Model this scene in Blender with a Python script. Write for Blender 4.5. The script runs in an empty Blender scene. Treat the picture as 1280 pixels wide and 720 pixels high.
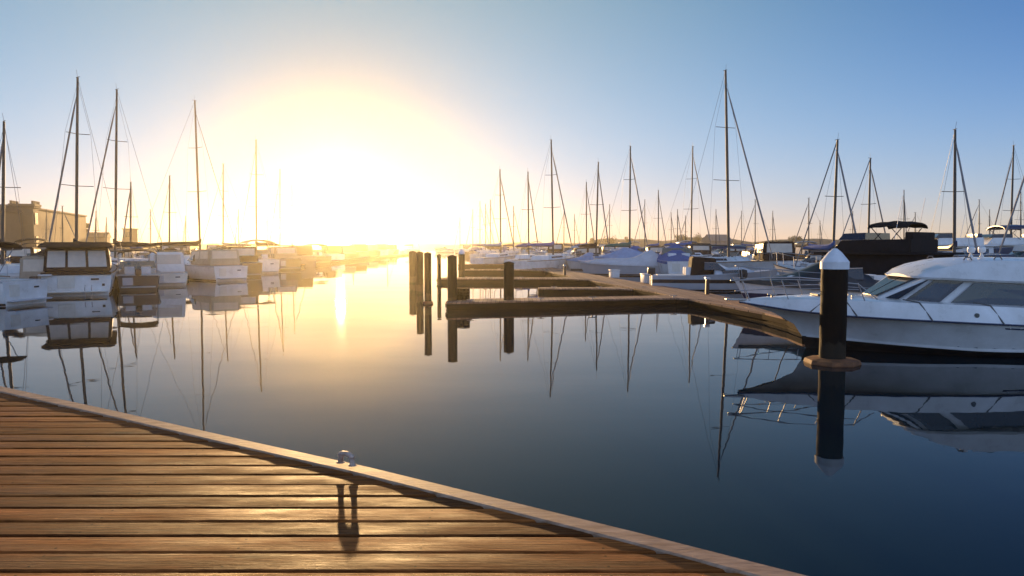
import bpy, bmesh, math, random
from mathutils import Vector, Matrix
random.seed(7)
S = bpy.context.scene
COL = S.collection
rad = math.radians

# ------------------------------------------------------------------ camera model
F_PX, CAM_H = 900.0, 2.5            # focal length in pixels of a 1280 wide frame, eye height over the water
PITCH = math.atan(55.0 / F_PX)
FW = Vector((0, math.cos(PITCH), -math.sin(PITCH)))
UP = Vector((0, math.sin(PITCH), math.cos(PITCH)))
EYE = Vector((0, 0, CAM_H))
def ray(px, py):
    return FW + Vector((1, 0, 0)) * ((px - 640) / F_PX) + UP * ((360 - py) / F_PX)
def on_z(px, py, z=0.0):
    d = ray(px, py); t = (z - CAM_H) / d.z
    return EYE + d * t
def at_y(px, py, Y):
    d = ray(px, py); return EYE + d * (Y / d.y)
def x_at(px, Y, z=1.0):
    """X of a point at depth Y, height z that is seen in column px"""
    k = (z - CAM_H); depth = Y * FW.y + k * FW.z
    return (px - 640) / F_PX * depth
def wl(py):                          # depth of the water seen in row py
    return on_z(640, py).y

cam = bpy.data.cameras.new('camera'); co = bpy.data.objects.new('camera', cam); COL.objects.link(co)
co.location = EYE; co.rotation_euler = (math.pi / 2 - PITCH, 0, 0)
cam.sensor_width = 36; cam.lens = 36 * F_PX / 1280; cam.clip_end = 6000; cam.clip_start = 0.05
S.camera = co

# ------------------------------------------------------------------ light
SUN_EL, SUN_AZ = rad(4.6), math.atan((425 - 640) / F_PX)      # azimuth measured from +Y towards +X
SD = Vector((math.sin(SUN_AZ) * math.cos(SUN_EL), math.cos(SUN_AZ) * math.cos(SUN_EL), math.sin(SUN_EL)))
sl = bpy.data.lights.new('sun', 'SUN'); so = bpy.data.objects.new('sun', sl); COL.objects.link(so)
sl.energy = 4.5; sl.angle = rad(0.6); sl.color = (1.0, 0.62, 0.27)
so.rotation_euler = SD.to_track_quat('Z', 'Y').to_euler()

W = bpy.data.worlds.new('World'); S.world = W; W.use_nodes = True
nt = W.node_tree; nt.nodes.clear()
def N(t, kind, **kw):
    n = t.nodes.new(kind)
    for k, v in kw.items(): setattr(n, k, v)
    return n
out = N(nt, 'ShaderNodeOutputWorld'); bg = N(nt, 'ShaderNodeBackground')
sky = N(nt, 'ShaderNodeTexSky', sky_type='NISHITA'); sky.sun_disc = False
sky.sun_elevation = SUN_EL; sky.sun_rotation = SUN_AZ
sky.altitude = 0; sky.air_density = 1.0; sky.dust_density = 0.6; sky.ozone_density = 3.0
tc = N(nt, 'ShaderNodeTexCoord')
def math_n(t, op, a=None, b=None, c=None, clamp=False):
    n = N(t, 'ShaderNodeMath', operation=op); n.use_clamp = clamp
    for i, v in enumerate((a, b, c)):
        if v is None: continue
        if isinstance(v, (int, float)): n.inputs[i].default_value = v
        else: t.links.new(v, n.inputs[i])
    return n.outputs[0]
def vmul(t, col, fac):
    n = N(t, 'ShaderNodeVectorMath', operation='SCALE')
    if isinstance(col, tuple): n.inputs[0].default_value = col
    else: t.links.new(col, n.inputs[0])
    if isinstance(fac, (int, float)): n.inputs['Scale'].default_value = fac
    else: t.links.new(fac, n.inputs['Scale'])
    return n.outputs[0]
def vadd(t, a, b):
    n = N(t, 'ShaderNodeVectorMath', operation='ADD'); t.links.new(a, n.inputs[0]); t.links.new(b, n.inputs[1]); return n.outputs[0]
def vmulv(t, a, b):
    n = N(t, 'ShaderNodeVectorMath', operation='MULTIPLY')
    for i, v in enumerate((a, b)):
        if isinstance(v, tuple): n.inputs[i].default_value = v
        else: t.links.new(v, n.inputs[i])
    return n.outputs[0]
dot = N(nt, 'ShaderNodeVectorMath', operation='DOT_PRODUCT'); nt.links.new(tc.outputs['Generated'], dot.inputs[0]); dot.inputs[1].default_value = SD
d = math_n(nt, 'MAXIMUM', dot.outputs['Value'], 0.0)
sep = N(nt, 'ShaderNodeSeparateXYZ'); nt.links.new(tc.outputs['Generated'], sep.inputs[0])
el = math_n(nt, 'MAXIMUM', sep.outputs['Z'], 0.0)
# clear evening air: the physical sky, its warm low band, the pale middle, the deep blue above, the aureole round the sun
def fall(v): return math_n(nt, 'EXPONENT', math_n(nt, 'MULTIPLY', el, -1.0 / v))
rise = math_n(nt, 'SUBTRACT', 1.0, fall(.12))
def hump(v): return math_n(nt, 'MULTIPLY', math_n(nt, 'MULTIPLY', el, math.e / v), fall(v))
def aim(p_): return math_n(nt, 'POWER', d, p_)
rear_fill = N(nt, 'ShaderNodeMapRange', interpolation_type='SMOOTHSTEP'); nt.links.new(dot.outputs['Value'], rear_fill.inputs[0])
rear_fill.inputs['From Min'].default_value = .50; rear_fill.inputs['From Max'].default_value = -.45
tot = vmul(nt, sky.outputs['Color'], .06)
for c, w in [((1.7, 0, 0), fall(.05)), ((5.2, 5.55, 0), fall(.12)), ((0, 1.3, 1.75), hump(.10)), ((0, 0, 1.7), hump(.17)),
             ((.06, .30, 1.0), math_n(nt, 'ADD', 1.0, 0.0)), ((0, 0, 2.7), fall(.36)), ((0, .9, .3), aim(5.0)), ((0, 0, .9), aim(2.0)),
             ((0, 2.3, .2), math_n(nt, 'MULTIPLY', aim(3.0), rise)), ((1.6, 0, 0), math_n(nt, 'MULTIPLY', aim(8.0), rise)), ((1.3, .75, 0), math_n(nt, 'MULTIPLY', aim(4.5), rise)),
             ((2.8, 0, 0), math_n(nt, 'MULTIPLY', aim(3.0), fall(.12))),
             ((1.8, .80, .95), math_n(nt, 'MULTIPLY', aim(6.0), fall(.30))),
             # fill light added as extra sky glow behind the camera, lifting shaded sides
             ((3.2, 4.4, 6.2), rear_fill.outputs[0])]:
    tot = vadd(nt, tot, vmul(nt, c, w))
tot = vmul(nt, tot, math_n(nt, 'SUBTRACT', 1.0, math_n(nt, 'MULTIPLY', aim(95.0), .48)))
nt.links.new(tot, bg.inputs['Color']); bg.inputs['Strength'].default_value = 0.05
nt.links.new(bg.outputs[0], out.inputs[0])
S.view_settings.view_transform = 'Standard'; S.view_settings.look = 'None'
S.view_settings.gamma = 1; S.view_settings.use_curve_mapping = False; S.view_settings.exposure = 1.0
S.cycles.use_denoising = True
S.cycles.max_bounces = 6; S.cycles.diffuse_bounces = 2; S.cycles.glossy_bounces = 4; S.cycles.volume_bounces = 0
S.cycles.transmission_bounces = 4; S.cycles.transparent_max_bounces = 6
S.cycles.sample_clamp_indirect = 8

# ------------------------------------------------------------------ materials
def material(name, col, rough=.5, var=.12, scale=6.0, metal=0.0, bump=0.0, bscale=40.0, spec=.5, coat=0.0, stretch=(1, 1, 1), alpha=None, dirt=None, bdist=.01):
    m = bpy.data.materials.new(name); m.use_nodes = True; t = m.node_tree
    p = t.nodes['Principled BSDF']
    p.inputs['Roughness'].default_value = rough; p.inputs['Metallic'].default_value = metal
    p.inputs['Specular IOR Level'].default_value = spec; p.inputs['Coat Weight'].default_value = coat
    c = N(t, 'ShaderNodeTexCoord'); mp = N(t, 'ShaderNodeMapping'); mp.inputs['Scale'].default_value = stretch
    t.links.new(c.outputs['Object'], mp.inputs[0])
    nz = N(t, 'ShaderNodeTexNoise'); nz.inputs['Scale'].default_value = scale; nz.inputs['Detail'].default_value = 5
    nz.inputs['Roughness'].default_value = .65
    t.links.new(mp.outputs[0], nz.inputs['Vector'])
    r = N(t, 'ShaderNodeValToRGB'); t.links.new(nz.outputs['Fac'], r.inputs[0])
    lo = tuple(x * (1 - var) for x in col) if dirt is None else dirt
    hi = tuple(min(1, x * (1 + var)) for x in col)
    r.color_ramp.elements[0].position = .3; r.color_ramp.elements[0].color = (*lo, 1)
    r.color_ramp.elements[1].position = .68; r.color_ramp.elements[1].color = (*hi, 1)
    t.links.new(r.outputs[0], p.inputs['Base Color'])
    rr = N(t, 'ShaderNodeMapRange'); t.links.new(nz.outputs['Fac'], rr.inputs[0])
    rr.inputs['To Min'].default_value = max(.02, rough * .8); rr.inputs['To Max'].default_value = min(1, rough * 1.25)
    t.links.new(rr.outputs[0], p.inputs['Roughness'])
    if bump:
        n2 = N(t, 'ShaderNodeTexNoise'); n2.inputs['Scale'].default_value = bscale; n2.inputs['Detail'].default_value = 3
        t.links.new(mp.outputs[0], n2.inputs['Vector'])
        b = N(t, 'ShaderNodeBump'); b.inputs['Strength'].default_value = bump; b.inputs['Distance'].default_value = bdist
        t.links.new(n2.outputs['Fac'], b.inputs['Height']); t.links.new(b.outputs[0], p.inputs['Normal'])
    if alpha is not None: p.inputs['Alpha'].default_value = alpha
    return m
M = dict(
    white=material('white_gelcoat', (.74, .74, .73), .28, .05, 1.3, coat=.3, dirt=(.58, .57, .54)),
    cream=material('cream_gelcoat', (.68, .65, .58), .32, .06, 1.3, coat=.2, dirt=(.55, .52, .45)),
    grey=material('grey_gelcoat', (.42, .44, .47), .35, .08, 1.5),
    navy=material('navy_paint', (.018, .028, .07), .3, .2, 2),
    black=material('dark_paint', (.014, .015, .018), .4, .25, 2),
    bottom=material('antifouling_paint', (.016, .016, .018), .75, .4, 3, spec=.1),
    deck=material('nonskid_deck', (.62, .61, .58), .75, .08, 5, bump=.2, bscale=160, dirt=(.45, .43, .39)),
    teak=material('teak_deck', (.30, .20, .12), .7, .25, 4, stretch=(1, 9, 1)),
    glass=material('tinted_glass', (.02, .024, .028), .06, .2, 2, spec=.8),
    vinyl=material('vinyl_panel_sky_tone', (.56, .48, .39), .22, .10, 2.5, bump=.3, bscale=3, bdist=.05),  # sky light on the clear vinyl is painted in as an opaque pale tone
    alu=material('anodised_mast', (.075, .068, .06), .6, .15, 2, spec=.25),
    steel=material('stainless_rail', (.32, .32, .33), .35, .08, 4, metal=.8),
    wire=material('rigging_wire', (.09, .085, .08), .5, .2, 4),
    blue=material('blue_canvas', (.06, .12, .30), .85, .18, 3, bump=.5, bscale=5, bdist=.05),
    paleblue=material('faded_blue_tarpaulin', (.22, .32, .48), .75, .15, 2, bump=.6, bscale=4, bdist=.06),
    purple=material('violet_blue_sail_cover', (.14, .14, .32), .85, .18, 3, bump=.4, bscale=6, bdist=.04),
    blackcanvas=material('black_canvas', (.014, .014, .017), .85, .3, 3, spec=.1, bump=.5, bscale=4, bdist=.05),
    brown=material('dark_brown_canvas', (.035, .024, .022), .85, .25, 3, spec=.1, bump=.5, bscale=4, bdist=.05),
    tan=material('tan_canvas', (.34, .28, .21), .85, .15, 3, bump=.4, bscale=5, bdist=.05),
    greycanvas=material('pale_grey_canvas', (.50, .51, .53), .8, .1, 2.5, bump=.6, bscale=4, bdist=.06),
    whitecanvas=material('white_canvas', (.70, .69, .67), .8, .08, 3, bump=.4, bscale=5, bdist=.05),
    green=material('green_canvas', (.04, .13, .10), .85, .2, 3),
    sail=material('rolled_sailcloth', (.20, .19, .19), .8, .15, 3),
    rubber=material('black_rubber', (.02, .02, .02), .7, .3, 6),
    fender=material('fender_vinyl', (.62, .60, .57), .4, .1, 4),
    orange=material('orange_vinyl', (.55, .12, .02), .5, .15, 4),
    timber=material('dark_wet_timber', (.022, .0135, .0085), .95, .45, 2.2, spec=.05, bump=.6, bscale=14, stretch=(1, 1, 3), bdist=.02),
    pile=material('tarred_pile', (.008, .0055, .004), .7, .5, 3, spec=.12, bump=.7, bscale=10, stretch=(1, 1, .35), bdist=.03),
    rust=material('rusty_guide', (.17, .066, .022), .75, .5, 6, bump=.7, bscale=25),
    capw=material('white_pile_cap', (.72, .73, .75), .45, .06, 3, dirt=(.60, .60, .60)),
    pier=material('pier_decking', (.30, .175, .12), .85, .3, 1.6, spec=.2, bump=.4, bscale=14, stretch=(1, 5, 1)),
    concrete=material('pale_pier_edge', (.36, .30, .25), .8, .2, 3, bump=.3, bscale=20),
    wall=material('tan_render', (.17, .115, .07), .85, .15, .35),
    roof=material('brown_roof', (.10, .065, .045), .85, .2, .5),
    wallgrey=material('grey_render', (.16, .15, .15), .85, .2, .3),
    pane=material('dark_window', (.03, .03, .035), .15, .2, 1),
    hill=material('far_shore', (.06, .06, .05), .95, .4, .04),
    leaf=material('dark_leaves', (.045, .055, .028), .8, .4, .6),
    bark=material('grey_bark', (.10, .075, .055), .9, .3, 3),
    galv=material('galvanised_cleat', (.52, .43, .36), .6, .2, 14, metal=.2, bump=.3, bscale=60, dirt=(.16, .085, .045)),
    box=material('dock_box_plastic', (.66, .65, .63), .45, .06, 4),
)

def tide(m, z0=.05, z1=.42, band=(.030, .024, .017), weed=(.010, .014, .006)):
    t = m.node_tree; p = t.nodes['Principled BSDF']; src = p.inputs['Base Color'].links[0].from_socket
    c = N(t, 'ShaderNodeTexCoord'); sp = N(t, 'ShaderNodeSeparateXYZ'); t.links.new(c.outputs['Object'], sp.inputs[0])
    n = N(t, 'ShaderNodeTexNoise'); n.inputs['Scale'].default_value = 7; n.inputs['Detail'].default_value = 4; t.links.new(c.outputs['Object'], n.inputs['Vector'])
    zz = math_n(t, 'ADD', sp.outputs['Z'], math_n(t, 'MULTIPLY', math_n(t, 'SUBTRACT', n.outputs['Fac'], .5), .35))
    def mix(f, a, b):
        x = N(t, 'ShaderNodeMix', data_type='RGBA'); t.links.new(f, x.inputs[0])
        for i, v in ((6, a), (7, b)):
            if isinstance(v, tuple): x.inputs[i].default_value = (*v, 1)
            else: t.links.new(v, x.inputs[i])
        return x.outputs[2]
    def step(a, b):
        r = N(t, 'ShaderNodeMapRange'); t.links.new(zz, r.inputs[0]); r.inputs['From Min'].default_value = a; r.inputs['From Max'].default_value = b; return r.outputs[0]
    col = mix(step(z1, z1 + .06), mix(step(z0, z0 + .1), weed, band), src)
    t.links.new(col, p.inputs['Base Color'])
tide(M['pile'])
# ------------------------------------------------------------------ mesh helpers
class MB:
    def __init__(s): s.bm = bmesh.new()
    def face(s, pts):
        vs = [s.bm.verts.new(p) for p in pts]
        return s.bm.faces.new(vs)
    def box(s, c, size, rz=0.0, taper=1.0, bevel=0.0):
        x, y, z = (v / 2 for v in size); R = Matrix.Rotation(rz, 3, 'Z'); c = Vector(c)
        V = [s.bm.verts.new(c + R @ Vector((sx * x * (taper if sz > 0 else 1), sy * y * (taper if sz > 0 else 1), sz * z)))
             for sz in (-1, 1) for sx, sy in ((-1, -1), (1, -1), (1, 1), (-1, 1))]
        fs = [s.bm.faces.new([V[i] for i in f]) for f in ((3, 2, 1, 0), (4, 5, 6, 7), (0, 1, 5, 4), (1, 2, 6, 5), (2, 3, 7, 6), (3, 0, 4, 7))]
        if bevel:
            es = list({e for f in fs for e in f.edges})
            bmesh.ops.bevel(s.bm, geom=es, offset=bevel, segments=2, affect='EDGES', profile=.6)
        return s
    def loft(s, rings, close=True, cap=True):
        R = [[s.bm.verts.new(p) for p in r] for r in rings]
        n = len(R[0])
        for a, b in zip(R, R[1:]):
            for i in range(n if close else n - 1):
                j = (i + 1) % n
                try: s.bm.faces.new([a[i], a[j], b[j], b[i]])
                except ValueError: pass
        if cap and close:
            for r, rev in ((R[0], True), (R[-1], False)):
                try: s.bm.faces.new(list(reversed(r)) if rev else r)
                except ValueError: pass
        return s
    def tube(s, pts, r, n=6, cap=True):
        pts = [Vector(p) for p in pts]; rings = []
        rs = r if isinstance(r, (list, tuple)) else [r] * len(pts)
        for i, p in enumerate(pts):
            a = pts[max(0, i - 1)]; b = pts[min(len(pts) - 1, i + 1)]
            t = (b - a).normalized()
            u = t.cross(Vector((0, 0, 1)) if abs(t.z) < .9 else Vector((1, 0, 0))).normalized(); v = t.cross(u)
            rings.append([p + (u * math.cos(2 * math.pi * k / n) + v * math.sin(2 * math.pi * k / n)) * rs[i] for k in range(n)])
        return s.loft(rings, True, cap)
    def lathe(s, prof, n=16, c=(0, 0, 0)):
        rings = [[Vector(c) + Vector((r * math.cos(2 * math.pi * k / n), r * math.sin(2 * math.pi * k / n), z)) for k in range(n)] for r, z in prof]
        return s.loft(rings, True, True)
    def prism(s, pts, z0, z1):
        return s.loft([[Vector((p[0], p[1], z0)) for p in pts], [Vector((p[0], p[1], z1)) for p in pts]])
    def panel(s, q, u0, u1, v0, v1, off=.012, th=.014):
        """thin slab on the quad q (4 corners: bottom a,b, top c,d in order)"""
        a, b, c, dd = (Vector(p) for p in q)
        f = lambda u, v: (a * (1 - u) + b * u) * (1 - v) + (dd * (1 - u) + c * u) * v
        nrm = (b - a).cross(dd - a).normalized()
        P = [f(u0, v0), f(u1, v0), f(u1, v1), f(u0, v1)]
        return s.loft([[p + nrm * (off - th) for p in P], [p + nrm * off for p in P]])
    def build(s, name, mat, parent=None, smooth=False, sharp=35):
        bmesh.ops.recalc_face_normals(s.bm, faces=s.bm.faces)
        me = bpy.data.meshes.new(name); s.bm.to_mesh(me); s.bm.free()
        if smooth:
            for p in me.polygons: p.use_smooth = True
            me.set_sharp_from_angle(angle=rad(sharp))
        me.materials.append(mat if not isinstance(mat, str) else M[mat])
        o = bpy.data.objects.new(name, me); COL.objects.link(o)
        if parent: o.parent = parent
        return o
def tag(o, label, cat, group=None):
    o['label'] = label; o['category'] = cat
    if group: o['group'] = group
    return o
def struct(o, kind='structure'):
    o['kind'] = kind; return o
def thing(name, label, cat, loc=(0, 0, 0), rz=0.0, group=None):
    o = bpy.data.objects.new(name, None); COL.objects.link(o); o.empty_display_size = .1
    o.location = loc; o.rotation_euler = (0, 0, rz)
    return tag(o, label, cat, group)
def copy_tree(o, parent=None):
    c = o.copy(); COL.objects.link(c); c.parent = parent
    for ch in KIDS(o): copy_tree(ch, c)
    return c
def KIDS(o): return list(o.children)

# ------------------------------------------------------------------ water, haze, land
me = MB(); me.face([(-425, -58, 0), (425, -58, 0), (425, 535, 0), (-425, 535, 0)])
wm = bpy.data.materials.new('harbour_water'); wm.use_nodes = True; t = wm.node_tree; p = t.nodes['Principled BSDF']
p.inputs['Base Color'].default_value = (.004, .012, .018, 1); p.inputs['Roughness'].default_value = .015
p.inputs['IOR'].default_value = 1.21
c = N(t, 'ShaderNodeTexCoord'); mp = N(t, 'ShaderNodeMapping'); mp.inputs['Scale'].default_value = (.55, 1.0, 1)
t.links.new(c.outputs['Object'], mp.inputs[0])
n1 = N(t, 'ShaderNodeTexNoise'); n1.inputs['Scale'].default_value = .9; n1.inputs['Detail'].default_value = 3
n2 = N(t, 'ShaderNodeTexNoise'); n2.inputs['Scale'].default_value = .16; n2.inputs['Detail'].default_value = 2
for n in (n1, n2): t.links.new(mp.outputs[0], n.inputs['Vector'])
hgt = math_n(t, 'ADD', math_n(t, 'MULTIPLY', n1.outputs['Fac'], .10), math_n(t, 'MULTIPLY', n2.outputs['Fac'], .9))
b = N(t, 'ShaderNodeBump'); b.inputs['Strength'].default_value = .085; b.inputs['Distance'].default_value = .28
t.links.new(hgt, b.inputs['Height']); t.links.new(b.outputs[0], p.inputs['Normal'])
water = struct(me.build('water', wm))

HAZE_ON = True  # warm haze volume added to stand in for lens bloom around the sun
if HAZE_ON:
    hz = MB(); hz.box((0, 240, 7.7), (860, 600, 17.4))
    hm = bpy.data.materials.new('bloom_haze'); hm.use_nodes = True; t = hm.node_tree; t.nodes.clear()
    o = N(t, 'ShaderNodeOutputMaterial'); v = N(t, 'ShaderNodeVolumePrincipled')
    v.inputs['Color'].default_value = (1.0, .92, .68, 1); v.inputs['Density'].default_value = .00037
    v.inputs['Anisotropy'].default_value = .875
    t.links.new(v.outputs[0], o.inputs['Volume'])
    struct(hz.build('haze', hm), 'stuff')
# ------------------------------------------------------------------ foreground boardwalk
DZ = 1.0
RAIL_PX = [(0, 481), (150, 513), (300, 546.5), (460, 581), (620, 619.5), (800, 663), (1020, 718.5)]
ro = [on_z(x, y, DZ + .025) for x, y in RAIL_PX]
d0 = (ro[0] - ro[1]).normalized(); d1 = (ro[-1] - ro[-2]).normalized()
ro = [ro[0] + d0 * k for k in (12, 8, 4)] + ro + [ro[-1] + d1 * k for k in (1.0, 2.5, 4.5)]
ro = [Vector((p.x, p.y, 0)) for p in ro]
def offset(pts, w):
    o = []
    for i, p in enumerate(pts):
        t = (pts[min(i + 1, len(pts) - 1)] - pts[max(i - 1, 0)]).normalized()
        o.append(p + Vector((t.y, -t.x, 0)) * w)
    return o
RW = .135
ri = offset(ro, RW)
rm = offset(ro, RW * .5)
def edge_x(y):
    for a, b in zip(rm, rm[1:]):
        lo, hi = min(a.y, b.y), max(a.y, b.y)
        if lo <= y <= hi: return a.x + (b.x - a.x) * (y - a.y) / (b.y - a.y)
    return rm[0].x if y > rm[0].y else rm[-1].x
PL, GAP = .1985, .027
PH = on_z(640, 690.8, DZ).y % PL

wood = bpy.data.materials.new('weathered_planks'); wood.use_nodes = True; t = wood.node_tree; p = t.nodes['Principled BSDF']
c = N(t, 'ShaderNodeTexCoord'); sp = N(t, 'ShaderNodeSeparateXYZ'); t.links.new(c.outputs['Object'], sp.inputs[0])
pid = math_n(t, 'FLOOR', math_n(t, 'DIVIDE', math_n(t, 'SUBTRACT', sp.outputs['Y'], PH), PL))
wn = N(t, 'ShaderNodeTexWhiteNoise', noise_dimensions='1D'); t.links.new(pid, wn.inputs['W'])
cx = N(t, 'ShaderNodeCombineXYZ')
t.links.new(math_n(t, 'ADD', sp.outputs['X'], math_n(t, 'MULTIPLY', pid, 7.31)), cx.inputs[0]); t.links.new(sp.outputs['Y'], cx.inputs[1])
def wnoise(sc, scale, det, rough=.6, dist=0.0):
    m = N(t, 'ShaderNodeMapping'); m.inputs['Scale'].default_value = sc; t.links.new(cx.outputs[0], m.inputs[0])
    n = N(t, 'ShaderNodeTexNoise'); n.inputs['Scale'].default_value = scale; n.inputs['Detail'].default_value = det
    n.inputs['Roughness'].default_value = rough; n.inputs['Distortion'].default_value = dist
    t.links.new(m.outputs[0], n.inputs['Vector']); return n.outputs['Fac']
grain = wnoise((.9, 26, 1), 3.0, 6, .68, .6)
blot = wnoise((.6, 2.6, 1), 2.2, 4)
fine = wnoise((2.4, 90, 1), 3.0, 3)
gr = N(t, 'ShaderNodeValToRGB'); t.links.new(grain, gr.inputs[0])
e = gr.color_ramp.elements; e[0].position = .30; e[0].color = (.050, .013, .003, 1); e[1].position = .70; e[1].color = (.48, .165, .043, 1)
m_ = gr.color_ramp.elements.new(.5); m_.color = (.235, .074, .0165, 1)
mul = math_n(t, 'MULTIPLY', math_n(t, 'ADD', .50, math_n(t, 'MULTIPLY', wn.outputs['Value'], .85)), math_n(t, 'ADD', .62, math_n(t, 'MULTIPLY', blot, .78)))
vor = N(t, 'ShaderNodeTexVoronoi'); vm = N(t, 'ShaderNodeMapping'); vm.inputs['Scale'].default_value = (.8, 3.1, 1); t.links.new(cx.outputs[0], vm.inputs[0]); t.links.new(vm.outputs[0], vor.inputs['Vector']); vor.inputs['Scale'].default_value = 1.5
knot = N(t, 'ShaderNodeMapRange'); t.links.new(vor.outputs['Distance'], knot.inputs[0]); knot.inputs['From Min'].default_value = .03; knot.inputs['From Max'].default_value = .17
knot.inputs['To Min'].default_value = .28
# butt joints and paired screw heads over the joists
xj = math_n(t, 'ADD', sp.outputs['X'], math_n(t, 'MULTIPLY', math_n(t, 'FLOOR', math_n(t, 'MULTIPLY', wn.outputs['Value'], 4.0)), .9))
fx = math_n(t, 'ABSOLUTE', math_n(t, 'SUBTRACT', math_n(t, 'FRACT', math_n(t, 'DIVIDE', xj, 3.6)), .5))
joint = math_n(t, 'GREATER_THAN', fx, .0009)
sx_ = math_n(t, 'MULTIPLY', math_n(t, 'SUBTRACT', math_n(t, 'FRACT', math_n(t, 'DIVIDE', xj, .9)), .5), .9)
py_ = math_n(t, 'SUBTRACT', math_n(t, 'FRACT', math_n(t, 'DIVIDE', math_n(t, 'SUBTRACT', sp.outputs['Y'], PH), PL)), .5)
sy_ = math_n(t, 'MULTIPLY', math_n(t, 'SUBTRACT', math_n(t, 'ABSOLUTE', py_), .27), PL)
sxo = math_n(t, 'SUBTRACT', math_n(t, 'ABSOLUTE', sx_), .03)
rr_ = math_n(t, 'SQRT', math_n(t, 'ADD', math_n(t, 'MULTIPLY', sx_, sx_), math_n(t, 'MULTIPLY', sy_, sy_)))
screw = N(t, 'ShaderNodeMapRange'); t.links.new(rr_, screw.inputs[0]); screw.inputs['From Min'].default_value = .005; screw.inputs['From Max'].default_value = .009; screw.inputs['To Min'].default_value = .3
marks = math_n(t, 'MULTIPLY', math_n(t, 'MAXIMUM', joint, .97), screw.outputs[0])
col = vmul(t, gr.outputs[0], math_n(t, 'MULTIPLY', math_n(t, 'MULTIPLY', mul, knot.outputs[0]), marks))
t.links.new(col, p.inputs['Base Color'])
rg = N(t, 'ShaderNodeMapRange'); t.links.new(blot, rg.inputs[0]); rg.inputs['From Min'].default_value = .3; rg.inputs['From Max'].default_value = .72; rg.inputs['To Min'].default_value = .47; rg.inputs['To Max'].default_value = .88
t.links.new(rg.outputs[0], p.inputs['Roughness']); p.inputs['Specular IOR Level'].default_value = .06
bb = N(t, 'ShaderNodeBump'); bb.inputs['Strength'].default_value = .7; bb.inputs['Distance'].default_value = .008
t.links.new(math_n(t, 'ADD', grain, math_n(t, 'MULTIPLY', fine, .6)), bb.inputs['Height']); t.links.new(bb.outputs[0], p.inputs['Normal'])
M['planks'] = wood
M['railwood'] = material('bleached_rail_timber', (.40, .265, .175), .65, .22, 3.0, bump=.5, bscale=30, stretch=(1.0, 6, 1), dirt=(.22, .125, .07), spec=.15)

dock = thing('boardwalk', 'brown plank boardwalk with a low pale timber kerb along the water', 'boardwalk', (0, 0, 0))
bm = bmesh.new(); prof = []
rng = random.Random(3)
y = PH - PL * 12
while y < rm[0].y:
    h = rng.uniform(-.0022, .0022); tl = rng.uniform(-.0015, .0015); c_ = .007
    y0, y1 = y + GAP / 2, y + PL - GAP / 2
    prof += [(y0, -.07), (y0, h - c_ - tl), (y0 + c_ * .8, h - tl), ((y0 + y1) / 2, h + .0016), (y1 - c_ * .8, h + tl), (y1, h - c_ + tl), (y1, -.07)]
    y += PL
rows = []
for (yy, zz) in prof:
    xe = edge_x(yy); n = 4
    rows.append([bm.verts.new((-16 + (xe + 16) * k / n, yy, DZ + zz)) for k in range(n + 1)])
for a, b in zip(rows, rows[1:]):
    for k in range(4): bm.faces.new([a[k], a[k + 1], b[k + 1], b[k]])
mb = MB(); mb.bm.free(); mb.bm = bm
mb.build('decking', wood, dock)
mb = MB()      # kerb rail, small chamfers
rings = []
for po, pi in zip(ro, ri):
    u = (pi - po).normalized(); w = (pi - po).length; z = Vector((0, 0, 1)); ch = .008
    rings.append([po + z * (DZ - .10), pi + z * (DZ - .01), pi + z * (DZ + .014 - ch), pi - u * ch + z * (DZ + .014), po + u * ch + z * (DZ + .014), po + z * (DZ + .014 - ch)])
mb.loft(rings).build('kerb_rail', 'railwood', dock)
mb = MB()
fo, fi = offset(ro, .02), offset(ro, .2)
mb.loft([[a + Vector((0, 0, .2)), b + Vector((0, 0, .2)), b + Vector((0, 0, DZ - .102)), a + Vector((0, 0, DZ - .102))] for a, b in zip(fo, fi)])
mb.build('fascia', 'timber', dock)

# horn cleat bolted on the kerb
cp = on_z(433, 580, DZ + .03); tdir = (ro[8] - ro[6]).normalized()
cl = thing('mooring_cleat', 'galvanised open-base mooring cleat bolted on the boardwalk kerb', 'cleat', (cp.x, cp.y, DZ + .03), math.atan2(tdir.y, tdir.x))
for sx in (-1, 1):
    lg = MB().tube([(sx * .056, 0, .0), (sx * .055, 0, .028), (sx * .045, 0, .056)], [.021, .016, .017], 10).build('leg', 'galv', cl, True)
    MB().lathe([(.030, 0), (.030, .003), (.024, .006)], 12, (sx * .057, 0, 0)).build('foot', 'galv', lg, True)
    for sy in (-1, 1): MB().lathe([(.006, 0), (.006, .003), (.003, .005)], 6, (sx * .057, sy * .025, .003)).build('bolt', 'rust', lg)
MB().tube([(-.072, 0, .052), (-.058, 0, .058), (-.034, 0, .066), (0, 0, .071), (.034, 0, .066), (.058, 0, .058), (.072, 0, .052)], [.010, .017, .018, .017, .018, .017, .010], 10).build('horn', 'galv', cl, True)

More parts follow.
